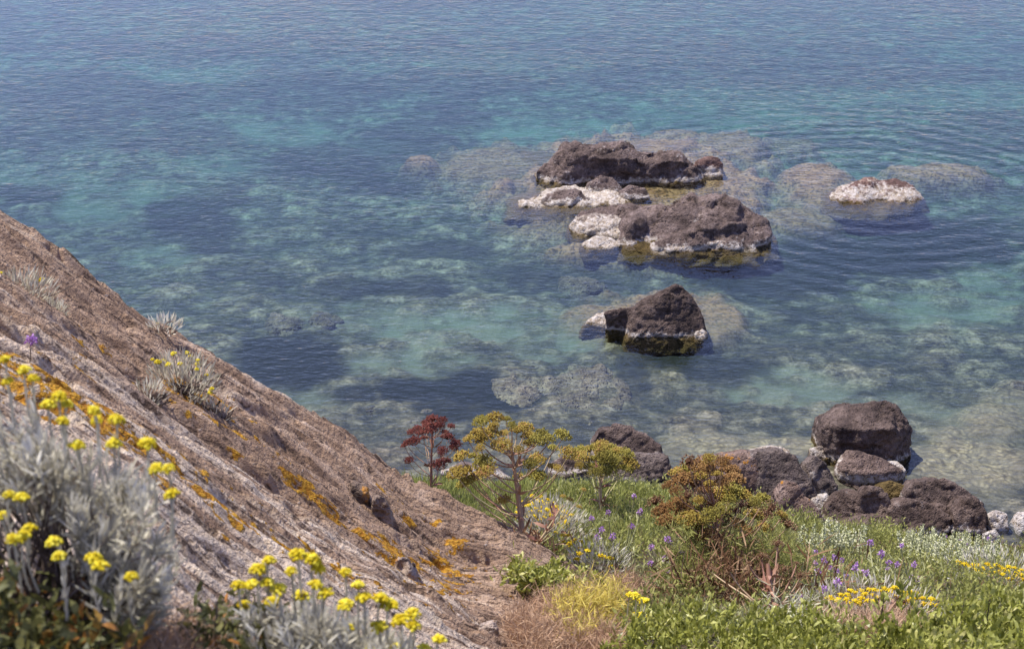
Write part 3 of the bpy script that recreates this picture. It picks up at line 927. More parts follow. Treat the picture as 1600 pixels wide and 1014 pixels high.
def slab_material():
    t = NT('lichen_cliff')
    P = t.pos()
    a = t.attr('along')
    b = t.attr('across')
    uv = t.n('CombineXYZ', X=a, Y=b, Z=0.0).outputs[0]
    n_big = t.noise(t.mapping(uv, (0.55, 1.5, 1)), 1.0, 4, 0.6)
    st1 = t.noise(t.mapping(uv, (0.8, 9, 1)), 1.0, 5, 0.62, 0.3)
    st2 = t.noise(t.mapping(uv, (3.2, 34, 1)), 1.0, 4, 0.62, 0.2)
    nf = t.noise(P, 38.0, 4, 0.65)
    nm = t.noise(P, 9.0, 4, 0.6)
    brown = t.ramp(t.math('ADD', t.math('MULTIPLY', st1, 0.5), t.math('MULTIPLY', nm, 0.5)), [(0.36, (0.205, 0.132, 0.087)), (0.5, (0.38, 0.258, 0.175)), (0.64, (0.55, 0.405, 0.292))])
    pale = t.ramp(t.math('ADD', t.math('MULTIPLY', st2, 0.6), t.math('MULTIPLY', nf, 0.4)), [(0.38, (0.36, 0.265, 0.19)), (0.52, (0.61, 0.485, 0.365)), (0.66, (0.77, 0.655, 0.52))])
    # pale lichen grows on the lower beds, thinning towards the crest
    pf = t.math('ADD', t.math('ADD', t.math('MULTIPLY', st1, 0.95), t.math('MULTIPLY', st2, 0.35)), t.math('MULTIPLY', t.attr('paleness'), 0.23))
    pf = t.math('ADD', pf, t.math('MULTIPLY', n_big, 0.25))
    c = t.mix(t.rng(pf, 0.87, 1.02), brown, pale)
    # shade of cracks and pits painted dark along the bedding, with black lichen specks
    dk = t.math('ADD', t.math('MULTIPLY', st2, 0.6), t.math('MULTIPLY', nf, 0.4))
    c = t.mix(t.rng(dk, 0.48, 0.40, 0, 0.88), c, (0.085, 0.058, 0.044))
    sp = t.rng(nf, 0.63, 0.70, 0, 0.6)
    c = t.mix(sp, c, (0.50, 0.45, 0.41))
    # orange crust lichen
    lf = t.math('ADD', t.math('MULTIPLY', t.noise(t.mapping(uv, (5.0, 9.0, 1), loc=(3, 1, 0)), 1.0, 6, 0.75), 0.75), t.math('MULTIPLY', nm, 0.25))
    lf = t.math('ADD', lf, t.math('MULTIPLY', t.attr('lichen'), 0.22))
    lm = t.rng(lf, 0.685, 0.705)
    lcol = t.mix(t.rng(nf, 0.35, 0.65), (0.30, 0.125, 0.018), (0.60, 0.33, 0.045))
    c = t.mix(lm, c, lcol)
    h = t.math('ADD', t.math('MULTIPLY', st2, 0.8), t.math('MULTIPLY', nf, 0.6))
    h = t.math('ADD', h, t.math('MULTIPLY', lm, 0.15))
    return t.finish(t.princ(c, 0.92, t.bump(h, 1.0, 0.08), spec=0.1))


def build_slab():
    xs = np.concatenate([np.linspace(-7, -3.31, 60), np.linspace(-3.3, 1.3, 380)])
    ys = np.concatenate([np.linspace(2.4, 8.0, 380), np.linspace(8.02, 10.6, 130)])
    X, Y = np.meshgrid(xs, ys, indexing='ij')
    Z = slab_z(X, Y)
    px, py, _ = project(np.stack([X, Y, Z], -1))
    q = np.stack([X, Y], -1)
    # distance of the place from the crest line, in beds
    cy = np.interp(X, [c[0] for c in cr], [c[1] for c in cr])
    back = (cy - Y)
    pale = sstep(0.6, 3.6, back + 0.8 * fbm(q * .7, 2, 81)) - 0.55 * sstep(-0.4, 0.5, X)
    lich = sstep(0.2, 0.9, back) * sstep(5.2, 3.4, back) * (0.5 + 1.1 * fbm(q * np.array([1.1, 1.1]), 2, 83)).clip(0, 1)
    lich = lich * sstep(-3.0, -1.8, X) * sstep(0.35, -0.35, X)
    keep_v = np.ones(X.shape, bool)
    me = mesh_np('cliff_slab', np.stack([X, Y, Z], -1).reshape(-1, 3) - np.array([-1.5, 6, 11.0]), grid_faces(len(xs), len(ys)), True,
                 {'along': (X + .1 * Y).ravel(), 'across': (Y - .12 * X + 0.16 * fbm(np.stack([X + .1 * Y, Y - .12 * X], -1) * np.array([.9, 1.4]), 3, 71)).ravel(), 'paleness': pale.ravel(), 'lichen': lich.ravel()})
    o = obj('cliff_slab', me, slab_material(), None, (-1.5, 6, 11.0))
    tag(o, 'sloping brown and grey rock slab streaked with orange lichen in front of the sea', 'cliff')


build_slab()


def surf_z(x, y):
    """top of whatever lies there: slab or hillside"""
    g = GROUND(np.stack([np.asarray(x, float), np.asarray(y, float)], -1))
    s = slab_z(x, y, False)
    ok = (np.asarray(x) < 1.3) & (np.asarray(y) > 2.4) & (np.asarray(y) < 10.6)
    return np.where(ok & (s > g), s, g)


def on_surface(px, py, dmin=2.0, dmax=16.0):
    """first place where the sight line through a pixel meets slab or hillside"""
    ds = np.linspace(dmin, dmax, 500)
    P = CAM + ds[:, None] * ray(px, py)[None, :]
    hz = surf_z(P[:, 0], P[:, 1])
    hit = np.nonzero(P[:, 2] <= hz)[0]
    k = hit[0] if len(hit) else len(ds) - 1
    return np.array([P[k, 0], P[k, 1], hz[k]])


# loose stones and knobs standing proud of the slab
M_STONE = rock_material('cliff_stone', (0.11, 0.078, 0.058), (0.23, 0.17, 0.13), (0.40, 0.32, 0.26), white_hi=-9, white_lo=-10, white=0, speck=0.5, algae=False, lichen=0.8)
for k, (px, py, w_, h_, lab) in enumerate([
        (598, 802, 30, 34, 'grey knob throwing a short shadow on the smooth brown part of the slab'),
        (632, 893, 34, 26, 'lichen spotted stone stuck low on the slab above the pinkish tangle'),
        (560, 770, 30, 18, 'pale flat stone uphill of the grey knob on the slab'),
        (395, 712, 20, 14, 'little dark stone among the orange lichen patches of the slab'),
        (190, 600, 26, 16, 'dark chip of rock left of the withered silver tuft'),
        (130, 590, 30, 12, 'flat pale flake of rock near the violet flower'),
        (760, 985, 34, 16, 'grey flake at the lower end of the slab next to dry brush'),
        (36, 372, 34, 22, 'rounded brown block on the upper crest of the slab')]):
    c = on_surface(px, py)
    d = project(c)[2]
    a, b = w_ / FPX * d * .5, h_ / FPX * d
    rg = np.random.default_rng(900 + k)
    pts = [c + [rg.uniform(-1, 1) * a, rg.uniform(-.8, .8) * a, rg.uniform(.2, 1) * b] for _ in range(14)] + [c + [sx * a * 1.1, sy * a, -.08] for sx in (-1, 1) for sy in (-1, 1)]
    rock('loose_stone', lab, [np.array(pts)], M_STONE, max(.008, a / 9), a * .3, 1.6 / a * .12, seed=910 + k, cat='stone')


# VEGETATION
def frames(D):
    """unit direction and two side vectors for many directions"""
    D = D / np.maximum(np.linalg.norm(D, axis=1, keepdims=True), 1e-9)
    up = np.where(np.abs(D[:, 2:3]) > .95, np.array([[1., 0, 0]]), np.array([[0, 0, 1.]]))
    A = np.cross(D, up)
    A /= np.linalg.norm(A, axis=1, keepdims=True)
    return D, A, np.cross(A, D)


def leaves_np(P, D, L, W, roll=None, fold=0.25, droop=0.15, rng=RNG, long=False):
    """folded leaf blades: base P, direction D, length L, width W"""
    n = len(P)
    D, A, B = frames(D)
    if roll is None:
        roll = rng.uniform(0, 2 * math.pi, n)
    c, s = np.cos(roll)[:, None], np.sin(roll)[:, None]
    X, Y = A * c + B * s, B * c - A * s
    L, W = np.broadcast_to(L, n)[:, None], np.broadcast_to(W, n)[:, None]
    if long:
        v = [P, P + D * L * .35 + X * W * .5 + Y * W * fold, P + D * L * .75 + X * W * .42 + Y * (W * fold - L * droop * .5), P + D * L - Y * L * droop,
             P + D * L * .75 - X * W * .42 + Y * (W * fold - L * droop * .5), P + D * L * .35 - X * W * .5 + Y * W * fold]
        V = np.stack(v, 1).reshape(-1, 3)
        b = np.arange(n)[:, None] * 6
        F = np.concatenate([b + np.array([[0, 1, 5]]), b + np.array([[2, 3, 4]])]), b + np.array([[1, 2, 4, 5]])
        return V, [F[0], F[1]], 6
    v = [P, P + D * L * .5 + X * W * .5 - Y * L * droop * .3, P + D * L - Y * L * droop, P + D * L * .5 - X * W * .5 - Y * L * droop * .3]
    V = np.stack(v, 1).reshape(-1, 3)
    b = np.arange(n)[:, None] * 4
    return V, [np.concatenate([b + np.array([[0, 1, 3]]), b + np.array([[1, 2, 3]])])], 4


class MB:
    """collects pieces that belong to one mesh"""
    def __init__(self):
        self.V, self.F, self.A, self.n = [], [], [], 0

    def add(self, V, F, var):
        for f in F:
            self.F.append(np.asarray(f) + self.n)
        self.V.append(V)
        self.A.append(np.broadcast_to(var, len(V)))
        self.n += len(V)

    def leaves(self, P, D, L, W, var=None, **k):
        V, F, c = leaves_np(np.asarray(P, float), np.asarray(D, float), L, W, **k)
        if var is None:
            var = RNG.uniform(0, 1, len(P))
        self.add(V, F, np.repeat(var, c))

    def tube(self, pts, r0, r1, seg=5, var=.5):
        pts = np.asarray(pts, float)
        n = len(pts)
        T = np.gradient(pts, axis=0)
        D, A, B = frames(T)
        for i in range(1, n):
            a = A[i - 1] - D[i] * (A[i - 1] @ D[i])
            A[i] = a / max(np.linalg.norm(a), 1e-9)
            B[i] = np.cross(A[i], D[i])
        r = np.linspace(r0, r1, n) if np.isscalar(r1) else r1
        an = np.linspace(0, 2 * math.pi, seg, endpoint=False)
        V = (pts[:, None, :] + r[:, None, None] * (np.cos(an)[None, :, None] * A[:, None, :] + np.sin(an)[None, :, None] * B[:, None, :])).reshape(-1, 3)
        i = (np.arange(n - 1)[:, None] * seg + np.arange(seg)[None, :])
        j = (np.arange(n - 1)[:, None] * seg + (np.arange(seg)[None, :] + 1) % seg)
        self.add(V, [np.stack([i, j, j + seg, i + seg], -1).reshape(-1, 4)], var)

    def blobs(self, C, R, var, sub=0):
        T = ICO[sub]
        C = np.asarray(C, float)
        V = (C[:, None, :] + np.asarray(R, float).reshape(-1, 1, 1) * T[0][None]).reshape(-1, 3)
        F = (np.arange(len(C))[:, None, None] * len(T[0]) + T[1][None]).reshape(-1, 3)
        self.add(V, [F], np.repeat(np.broadcast_to(var, len(C)), len(T[0])))

    def mesh(self, name, smooth=False, origin=None):
        V = np.concatenate(self.V)
        if origin is not None:
            V = V - np.asarray(origin)
        f3 = [f for f in self.F if f.shape[1] == 3]
        f4 = [f for f in self.F if f.shape[1] == 4]
        F = ([np.concatenate(f3)] if f3 else []) + ([np.concatenate(f4)] if f4 else [])
        return mesh_np(name, V, F, smooth, {'var': np.concatenate(self.A)})


def _ico(sub):
    b = bmesh.new()
    if sub == 0:
        bmesh.ops.create_icosphere(b, subdivisions=1, radius=1)
    else:
        bmesh.ops.create_icosphere(b, subdivisions=2, radius=1)
    b.verts.ensure_lookup_table()
    V = np.array([v.co[:] for v in b.verts])
    F = np.array([[v.index for v in f.verts] for f in b.faces])
    b.free()
    return V, F


ICO = {0: _ico(0), 1: _ico(1)}
ICO[2] = (np.array([[1, 0, 0], [-1, 0, 0], [0, 1, 0], [0, -1, 0], [0, 0, 1], [0, 0, -1]], float),
          np.array([[0, 2, 4], [2, 1, 4], [1, 3, 4], [3, 0, 4], [2, 0, 5], [1, 2, 5], [3, 1, 5], [0, 3, 5]]))

M_SILVER = leaf_mat('silver_leaf', [(0.0, (0.26, 0.22, 0.15)), (0.25, (0.45, 0.42, 0.31)), (0.7, (0.64, 0.60, 0.47)), (1.0, (0.76, 0.73, 0.61))], .8, .32, .1)
M_TWIG = leaf_mat('dry_twig', [(0.0, (0.06, 0.043, 0.034)), (0.6, (0.15, 0.115, 0.09)), (1.0, (0.32, 0.26, 0.21))], .9, .0, .1)
M_YELLOW = leaf_mat('yellow_floret', [(0.0, (0.50, 0.36, 0.008)), (0.5, (0.74, 0.60, 0.025)), (1.0, (0.84, 0.75, 0.09))], .7, .12, .15)
M_YELLOW_DK = leaf_mat('golden_floret', [(0.0, (0.50, 0.33, 0.01)), (0.5, (0.72, 0.53, 0.015)), (1.0, (0.82, 0.67, 0.04))], .7, .1, .15)
M_PURPLE = leaf_mat('purple_petal', [(0.0, (0.32, 0.14, 0.40)), (0.5, (0.48, 0.26, 0.58)), (1.0, (0.64, 0.44, 0.72))], .6, .25, .15)
M_UMBEL_GOLD = leaf_mat('golden_umbel', [(0.0, (0.20, 0.13, 0.03)), (0.45, (0.38, 0.28, 0.06)), (0.8, (0.50, 0.40, 0.10)), (1.0, (0.46, 0.25, 0.10))], .85, .15, .1)
M_UMBEL_RED = leaf_mat('dark_red_umbel', [(0.0, (0.075, 0.024, 0.02)), (0.5, (0.17, 0.052, 0.042)), (1.0, (0.27, 0.10, 0.075))], .85, .1, .1)
M_UMBEL_GREEN = leaf_mat('olive_umbel', [(0.0, (0.15, 0.125, 0.028)), (0.5, (0.31, 0.265, 0.055)), (1.0, (0.44, 0.39, 0.10))], .85, .15, .1)
M_UMBEL_RUST = leaf_mat('rusty_umbel', [(0.0, (0.15, 0.075, 0.03)), (0.5, (0.27, 0.15, 0.055)), (1.0, (0.38, 0.24, 0.09))], .85, .15, .1)
M_STALK = leaf_mat('fennel_stalk', [(0.0, (0.30, 0.145, 0.10)), (0.5, (0.45, 0.32, 0.20)), (1.0, (0.46, 0.43, 0.20))], .6, .05, .25)
M_DRYBR = leaf_mat('dead_brown_leaf', [(0.0, (0.085, 0.040, 0.020)), (0.5, (0.21, 0.115, 0.062)), (1.0, (0.40, 0.28, 0.165))], .85, .15, .1)
M_GREEN = leaf_mat('green_herb', [(0.0, (0.13, 0.13, 0.03)), (0.4, (0.25, 0.26, 0.065)), (0.8, (0.36, 0.365, 0.11)), (1.0, (0.48, 0.42, 0.18))], .6, .3, .2)
M_GRASS = leaf_mat('bright_grass', [(0.0, (0.16, 0.175, 0.035)), (0.5, (0.30, 0.33, 0.085)), (0.85, (0.42, 0.43, 0.15)), (1.0, (0.57, 0.50, 0.27))], .6, .35, .2)
M_SAGE = leaf_mat('grey_green_herb', [(0.0, (0.20, 0.205, 0.08)), (0.5, (0.36, 0.37, 0.165)), (1.0, (0.52, 0.52, 0.29))], .7, .25, .15)
M_GLOSSY = leaf_mat('glossy_leaf', [(0.0, (0.115, 0.12, 0.02)), (0.5, (0.28, 0.295, 0.05)), (0.85, (0.41, 0.42, 0.10)), (1.0, (0.52, 0.49, 0.17))], .42, .3, .45)
M_DKBUSH = leaf_mat('dark_olive_leaf', [(0.0, (0.045, 0.05, 0.018)), (0.5, (0.10, 0.105, 0.035)), (0.9, (0.19, 0.18, 0.055)), (1.0, (0.34, 0.15, 0.03))], .5, .25, .3)
M_DRYPINK = leaf_mat('dry_tangle', [(0.0, (0.23, 0.125, 0.070)), (0.5, (0.40, 0.245, 0.145)), (1.0, (0.56, 0.40, 0.26))], .9, .2, .1)
M_DRYGOLD = leaf_mat('gold_fern_leaf', [(0.0, (0.36, 0.25, 0.04)), (0.5, (0.54, 0.42, 0.07)), (1.0, (0.64, 0.54, 0.15))], .8, .25, .1)
M_CREAM = leaf_mat('cream_flower', [(0.0, (0.34, 0.37, 0.16)), (0.5, (0.56, 0.57, 0.33)), (1.0, (0.72, 0.71, 0.50))], .7, .25, .1)


def rand_dirs(n, zmin=-1.0, zmax=1.0, rng=RNG):
    z = rng.uniform(zmin, zmax, n)
    a = rng.uniform(0, 2 * math.pi, n)
    s = np.sqrt(1 - z * z)
    return np.stack([s * np.cos(a), s * np.sin(a), z], 1)


# ---- everlasting (silver leaves, yellow heads)
def head_mesh(name, seed, flat=0.45, n=26, sub=0):
    """domed cluster of small round florets, one unit wide"""
    rg = np.random.default_rng(seed)
    m = MB()
    C, R = [], []
    for i in range(n):
        rr = math.sqrt((i + .5) / n)
        a = i * 2.39996 + rg.uniform(-.3, .3)
        C.append([.42 * rr * math.cos(a), .42 * rr * math.sin(a), flat * (1 - rr * rr) * .62 + rg.uniform(-.03, .03)])
        R.append(rg.uniform(.085, .125))
    m.blobs(C, R, rg.uniform(0, 1, n), sub)
    m.blobs([[0, 0, .03]], [.26], [.1], 0)
    return m.mesh(name, True)


HEADS = [head_mesh('flower_head', 300 + k) for k in range(5)]
HEADS_FLAT = [head_mesh('flat_flower_head', 320 + k, .18, 18, 2) for k in range(3)]
for h in HEADS:
    h.materials.append(M_YELLOW)
for h in HEADS_FLAT:
    h.materials.append(M_YELLOW_DK)


def shoot_mesh(seed, H=.13, n=24, spread=.55):
    """upright leafy shoot of a silver everlasting: woolly stem and narrow leaves"""
    rg = np.random.default_rng(seed)
    m = MB()
    bend = rg.uniform(-.025, .025, 2)
    t = np.linspace(0, 1, 5)
    st = np.stack([bend[0] * t * t, bend[1] * t * t, H * t], 1)
    m.tube(st, .0022, .0014, 4, .3)
    ti = rg.uniform(.12, 1.0, n)
    a = rg.uniform(0, 2 * math.pi, n)
    el = 1.25 - spread * (1 - ti) * 1.3 + rg.normal(0, .16, n)
    D = np.stack([np.cos(a) * np.cos(el), np.sin(a) * np.cos(el), np.sin(el)], 1)
    P = np.stack([bend[0] * ti ** 2, bend[1] * ti ** 2, H * ti], 1)
    m.leaves(P, D, rg.uniform(.028, .046, n), rg.uniform(.0036, .0052, n), np.clip(.25 + .55 * ti + rg.normal(0, .15, n), 0, 1), long=True, droop=.12, rng=rg)
    return m.mesh('leafy_shoot')


SHOOTS = [shoot_mesh(400 + k, H=h) for k, h in enumerate((.06, .08, .07, .09, .075, .085))]
for h in SHOOTS:
    h.materials.append(M_SILVER)


def inst(name, me, parent, base, loc, rot=(0, 0, 0), sc=1.0):
    o = bpy.data.objects.new(name, me)
    COL.objects.link(o)
    o.parent = parent
    o.location = np.asarray(loc) - np.asarray(base)
    o.rotation_euler = rot
    o.scale = (sc, sc, sc)
    return o


def tilt(d, spin):
    """rotation that leans +Z towards d"""
    q = Vector(d).to_track_quat('Z', 'Y')
    return (q.to_matrix() @ Matrix.Rotation(spin, 3, 'Z')).to_euler()


def flower_stalk(m, p0, p1, r, rg, leaves=6, L=.022, W=.0028):
    t = np.linspace(0, 1, 6)[:, None]
    mid = (p0 + p1) / 2 + np.append(rg.normal(0, .01, 2), 0)
    pts = (1 - t) ** 2 * p0 + 2 * t * (1 - t) * mid + t * t * p1
    m.tube(pts, r, r * .75, 4, .6)
    if leaves:
        k = rg.uniform(.1, .85, leaves)[:, None]
        P = (1 - k) ** 2 * p0 + 2 * k * (1 - k) * mid + k * k * p1
        D = rand_dirs(leaves, .5, .95, rg) + (p1 - p0) / np.linalg.norm(p1 - p0)
        m.leaves(P, D, L, W, rg.uniform(.4, .9, leaves), long=True, rng=rg)


def everlasting(label, base, heads, shoots, head_w, depth, seed, drop=.16, twigs=0, lean=0.3, group=None, name='everlasting_plant', hd=None):
    """heads: pixels of the heads; shoots: list of world points with directions"""
    rg = np.random.default_rng(seed)
    base = np.asarray(base, float)
    root = thing(name, label, 'plant', base, group)
    for i, (P, D, s) in enumerate(shoots):
        inst('leafy_shoot', SHOOTS[rg.integers(len(SHOOTS))], root, base, P, tilt(D, rg.uniform(0, 6.28)), s)
    for (px, py) in heads:
        d = depth(px, py) + rg.normal(0, .03)
        p1 = pix_d(px, py, d)
        s = head_w * rg.uniform(.85, 1.2)
        o = inst('flower_head', (hd or HEADS)[rg.integers(len(hd or HEADS))], root, base, p1, (rg.normal(0, .18), rg.normal(0, .18), rg.uniform(0, 6.28)), s)
        m = MB()
        dn = np.array([(base[0] - p1[0]) * lean + rg.normal(0, .01), (base[1] - p1[1]) * lean, -1.0])
        p0 = p1 + dn * drop * rg.uniform(.8, 1.2)
        flower_stalk(m, p0, p1 + [0, 0, .003], .0026 * head_w / .032, rg)
        st = obj('flower_stalk', m.mesh('flower_stalk', origin=base), M_SILVER, root)
    if twigs:
        m = MB()
        for i in range(twigs):
            P, D, s = shoots[rg.integers(len(shoots))]
            e = P + rg.normal(0, .02, 3)
            b = base + rg.normal(0, .05, 3) * [1.4, 1.0, .4]
            mid = (e + b) / 2 + rg.normal(0, .04, 3)
            t = np.linspace(0, 1, 7)[:, None]
            m.tube((1 - t) ** 2 * b + 2 * t * (1 - t) * mid + t * t * e, .0035, .0016, 4, rg.uniform(0, 1))
        tw = obj('twigs', m.mesh('twigs', origin=base), M_TWIG, root)
        tw['kind'] = 'stuff'
    return root


def shoots_in(poly, n, dr, rg, up=1.0, out=.5, centre=None, size=(.8, 1.2)):
    """shoots filling a bush whose outline from the path is poly, with real depth dr(px,py) -> (near, far)"""
    poly = np.asarray(poly, float)
    lo, hi = poly.min(0), poly.max(0)
    res = []
    c = poly.mean(0) if centre is None else np.asarray(centre, float)
    while len(res) < n:
        q = rg.uniform(lo, hi)
        if not inside(poly, q[0], q[1]):
            continue
        a, b = dr(*q)
        P = pix_d(q[0], q[1], rg.uniform(a, b))
        k = (q - c) / (hi - lo)
        D = np.array([k[0] * out * 2 + rg.normal(0, .22), -.1 + rg.normal(0, .22), up - max(0, k[1]) * 1.2 + rg.normal(0, .1)])
        sz = rg.uniform(*size)
        res.append((P - D / np.linalg.norm(D) * .11 * sz, D, sz))
    return res


H1 = [(8, 563), (38, 580), (52, 592), (12, 597), (75, 634), (92, 620), (103, 632), (147, 642), (98, 659), (152, 657), (182, 657), (120, 697), (178, 694), (230, 694), (245, 733), (263, 733),
      (15, 774), (33, 779), (46, 827), (20, 843), (35, 840), (84, 848), (93, 870), (146, 873), (157, 886), (205, 902), (269, 773), (-20, 590), (-30, 640), (4, 807)]
rg = np.random.default_rng(1)
poly1 = [(-120, 640), (0, 620), (60, 655), (140, 690), (230, 730), (262, 775), (285, 850), (290, 905), (240, 935), (190, 930), (130, 850), (60, 760), (0, 740), (-120, 760)]
sh = shoots_in(poly1, 215, lambda x, y: (2.62, 2.98), rg, 1.0, .75, (90, 900), (.8, 1.15))
base1 = pix_d(95, 985, 2.92)
everlasting('big silver leaved bush with yellow heads and a dark twiggy middle on the near bank', base1, H1, sh, .027, lambda x, y: 2.58 + .22 * max(0, (760 - y) / 200), 2, .11, 150)
H2 = [(420, 877), (405, 890), (465, 868), (487, 875), (497, 888), (540, 895), (372, 915), (393, 915), (418, 911), (435, 921), (493, 915), (509, 928), (470, 932), (425, 940), (382, 946), (560, 915), (540, 946),
      (568, 935), (595, 936), (608, 946), (625, 970), (645, 960), (646, 979), (543, 982), (592, 980), (686, 1000), (620, 1013), (662, 1013), (455, 893), (400, 890), (700, 1030), (580, 1020)]
poly2 = [(365, 945), (430, 925), (520, 935), (600, 960), (650, 990), (700, 1040), (600, 1090), (400, 1070), (340, 1010)]
sh = shoots_in(poly2, 290, lambda x, y: (2.85, 3.2), rg, 1.1, .4, (520, 1100), (.75, 1.1))
everlasting('silver leaved plant crowded with bright yellow heads, growing against the pale streaked rock', pix_d(510, 1085, 3.15), H2, sh, .031, lambda x, y: 2.92, 3, .11, 40)

# ---- everlastings further off
def tuft_foliage(m, c, rx, rz, n, rg, L=.045, W=.006, v=(.2, 1)):
    """dense dome of narrow upright leaves"""
    q = rand_dirs(n, -.1, 1, rg) * np.cbrt(rg.uniform(.15, 1, n))[:, None]
    P = np.asarray(c) + q * [rx, rx, rz]
    D = q * [1, 1, .6] + np.array([0, 0, .9]) + rg.normal(0, .25, (n, 3))
    m.leaves(P, D, rg.uniform(.7, 1.3, n) * L, W, rg.uniform(v[0], v[1], n), rng=rg)


def far_everlasting(label, at, rx, rz, heads, head_w, seed, nl=700, dark=0, group=None, hd=None, off=0.0, L=.05, W=.007, rise=.05):
    rg = np.random.default_rng(seed)
    base = on_surface(*at)
    root = thing('everlasting_plant', label, 'plant', base, group)
    m = MB()
    tuft_foliage(m, base + [0, 0, rz * .15], rx, rz, nl, rg, L, W)
    fo = obj('foliage', m.mesh('foliage', origin=base), M_SILVER, root)
    fo['kind'] = 'stuff'
    if dark:
        m = MB()
        for i in range(dark):
            e = base + np.append(rg.normal(0, rx * .6, 2), rg.uniform(0, rz * .5))
            b = base + rg.normal(0, .03, 3)
            m.tube(np.stack([b, (b + e) / 2 + rg.normal(0, .02, 3), e]), .006, .003, 4, rg.uniform(0, .6))
        tw = obj('twigs', m.mesh('twigs', origin=base), M_TWIG, root)
        tw['kind'] = 'stuff'
    dist = project(base)[2]
    for (px, py) in heads:
        d = dist + rg.uniform(-.6, .6) * rx
        p1 = pix_d(px, py, d)
        inst('flower_head', (hd or HEADS_FLAT)[rg.integers(len(hd or HEADS_FLAT))], root, base, p1, (rg.normal(0, .15), rg.normal(0, .15), rg.uniform(0, 6.28)), head_w * rg.uniform(.75, 1.25))
        m = MB()
        p0 = np.array([base[0] + (p1[0] - base[0]) * .55, base[1] + (p1[1] - base[1]) * .6, min(p1[2] - rise, base[2] + rz * .4)])
        flower_stalk(m, p0, p1, .0030, rg, 4, .03, .004)
        obj('flower_stalk', m.mesh('flower_stalk', origin=base), M_SILVER, root)
    return root


far_everlasting('silver tuft with small yellow heads over a dark hollow, halfway down the lichen streaked rock', (283, 622), .17, .17,
                [(238, 562), (246, 566), (255, 564), (263, 570), (271, 553), (281, 569), (291, 552), (297, 558), (309, 563), (308, 570), (308, 577), (323, 586), (318, 604), (331, 608), (328, 614)], .030, 11, 520, 60, hd=HEADS, rise=.08, L=.06)
far_everlasting('withered silver tuft with bare dark roots just below the yellow headed tuft', (228, 632), .07, .08, [], .03, 12, 130, 25)
far_everlasting('dark withered stump with sparse grey leaves at the lower side of the yellow headed tuft', (335, 655), .09, .07, [], .03, 13, 60, 60)
far_everlasting('wide pale silver tuft high on the brown rock with a single yellow head', (30, 470), .16, .09, [(2, 427), (65, 438)], .028, 14, 330, 10, hd=HEADS, rise=.08)
far_everlasting('little silver sprig with two yellow heads high on the brown rock', (85, 498), .06, .06, [(72, 482), (92, 487)], .022, 15, 110, 8, hd=HEADS)
far_everlasting('silver sprig standing on the crest of the rock against the sea', (256, 522), .09, .06, [(247, 505)], .014, 16, 130, 6, hd=HEADS)


def scatter_px(poly, n, rg, sep=0):
    poly = np.asarray(poly, float)
    lo, hi = poly.min(0), poly.max(0)
    r = []
    k = 0
    while len(r) < n and k < 20000:
        k += 1
        q = rg.uniform(lo, hi)
        if inside(poly, q[0], q[1]) and all((q[0] - a) ** 2 + (q[1] - b) ** 2 > sep * sep for a, b in r):
            r.append(tuple(q))
    return r


rg = np.random.default_rng(5)
far_everlasting('rounded silver bush topped with many yellow heads beside the golden fennel', (862, 850), .24, .26,
                scatter_px([(805, 790), (830, 772), (860, 780), (890, 800), (903, 815), (880, 826), (840, 815), (805, 812)], 46, rg, 6), .046, 21, 900, 40, L=.06, rise=.09)
far_everlasting('thin grey plant with a line of yellow heads along the foot of the brown rock', (935, 900), .20, .16,
                [(868, 832), (880, 836), (888, 836), (879, 845), (893, 846), (898, 843), (907, 855), (918, 860), (922, 861), (905, 865), (903, 873), (899, 873), (938, 868), (945, 870), (955, 872), (954, 885), (889, 850), (908, 846)], .042, 22, 320, 20, rise=.1)
far_everlasting('grey leaved plant with a flat drift of yellow heads among the dry brush', (1370, 985), .42, .10,
                scatter_px([(1285, 935), (1330, 922), (1400, 918), (1440, 925), (1472, 945), (1440, 948), (1380, 940), (1320, 945)], 44, rg, 7), .044, 23, 700, 20, rise=.08)
far_everlasting('yellow headed plant spreading at the edge of the slope above the pebble beach', (1560, 922), .38, .16,
                scatter_px([(1495, 878), (1530, 880), (1580, 885), (1610, 890), (1610, 910), (1560, 902), (1530, 895)], 36, rg, 7), .046, 24, 600, 10, rise=.08)
far_everlasting('few tall silver stems with bright yellow heads rising from the green shrub', (985, 1020), .10, .10,
                [(984, 929), (993, 931), (1003, 938), (1010, 939), (994, 959), (1001, 961), (1014, 963), (936, 999), (944, 1001), (1012, 993)], .040, 25, 130, 6, hd=HEADS, rise=.2)

# ---- giant fennel
def umbel_mesh(seed, n=150, sub=2):
    rg = np.random.default_rng(seed)
    m = MB()
    i = np.arange(n) + .5
    z = 1 - 1.3 * i / n
    a = i * 2.39996
    s = np.sqrt(np.maximum(0, 1 - z * z))
    lob = 1 + .16 * np.cos(3 * a / 2.39996 * .7 + seed) + .12 * perlin(np.stack([s * np.cos(a), s * np.sin(a), z], 1) * 2.5 + seed, 5) * 2
    Q = np.stack([s * np.cos(a) * 1.1, s * np.sin(a) * 1.1, z * .68], 1) * (rg.uniform(.72, 1.06, n) * lob)[:, None]
    m.blobs(Q * .9, rg.uniform(.085, .14, n), np.clip(rg.normal(.5, .28, n), 0, 1), sub)
    m.blobs([[0, 0, .12]], [.45], [.1], 0)
    for k in range(0, n, 9):
        m.tube(np.stack([[0, 0, -.35], Q[k] * .8]), .025, .02, 3, .3)
    return m.mesh('umbel')


UMB = {}
for nm, mt in (('gold', M_UMBEL_GOLD), ('red', M_UMBEL_RED), ('green', M_UMBEL_GREEN), ('dead', M_DRYBR), ('rust', M_UMBEL_RUST)):
    UMB[nm] = [umbel_mesh(500 + k, 150 if nm != 'dead' else 60) for k in range(3)]
    for u in UMB[nm]:
        u.materials.append(mt)


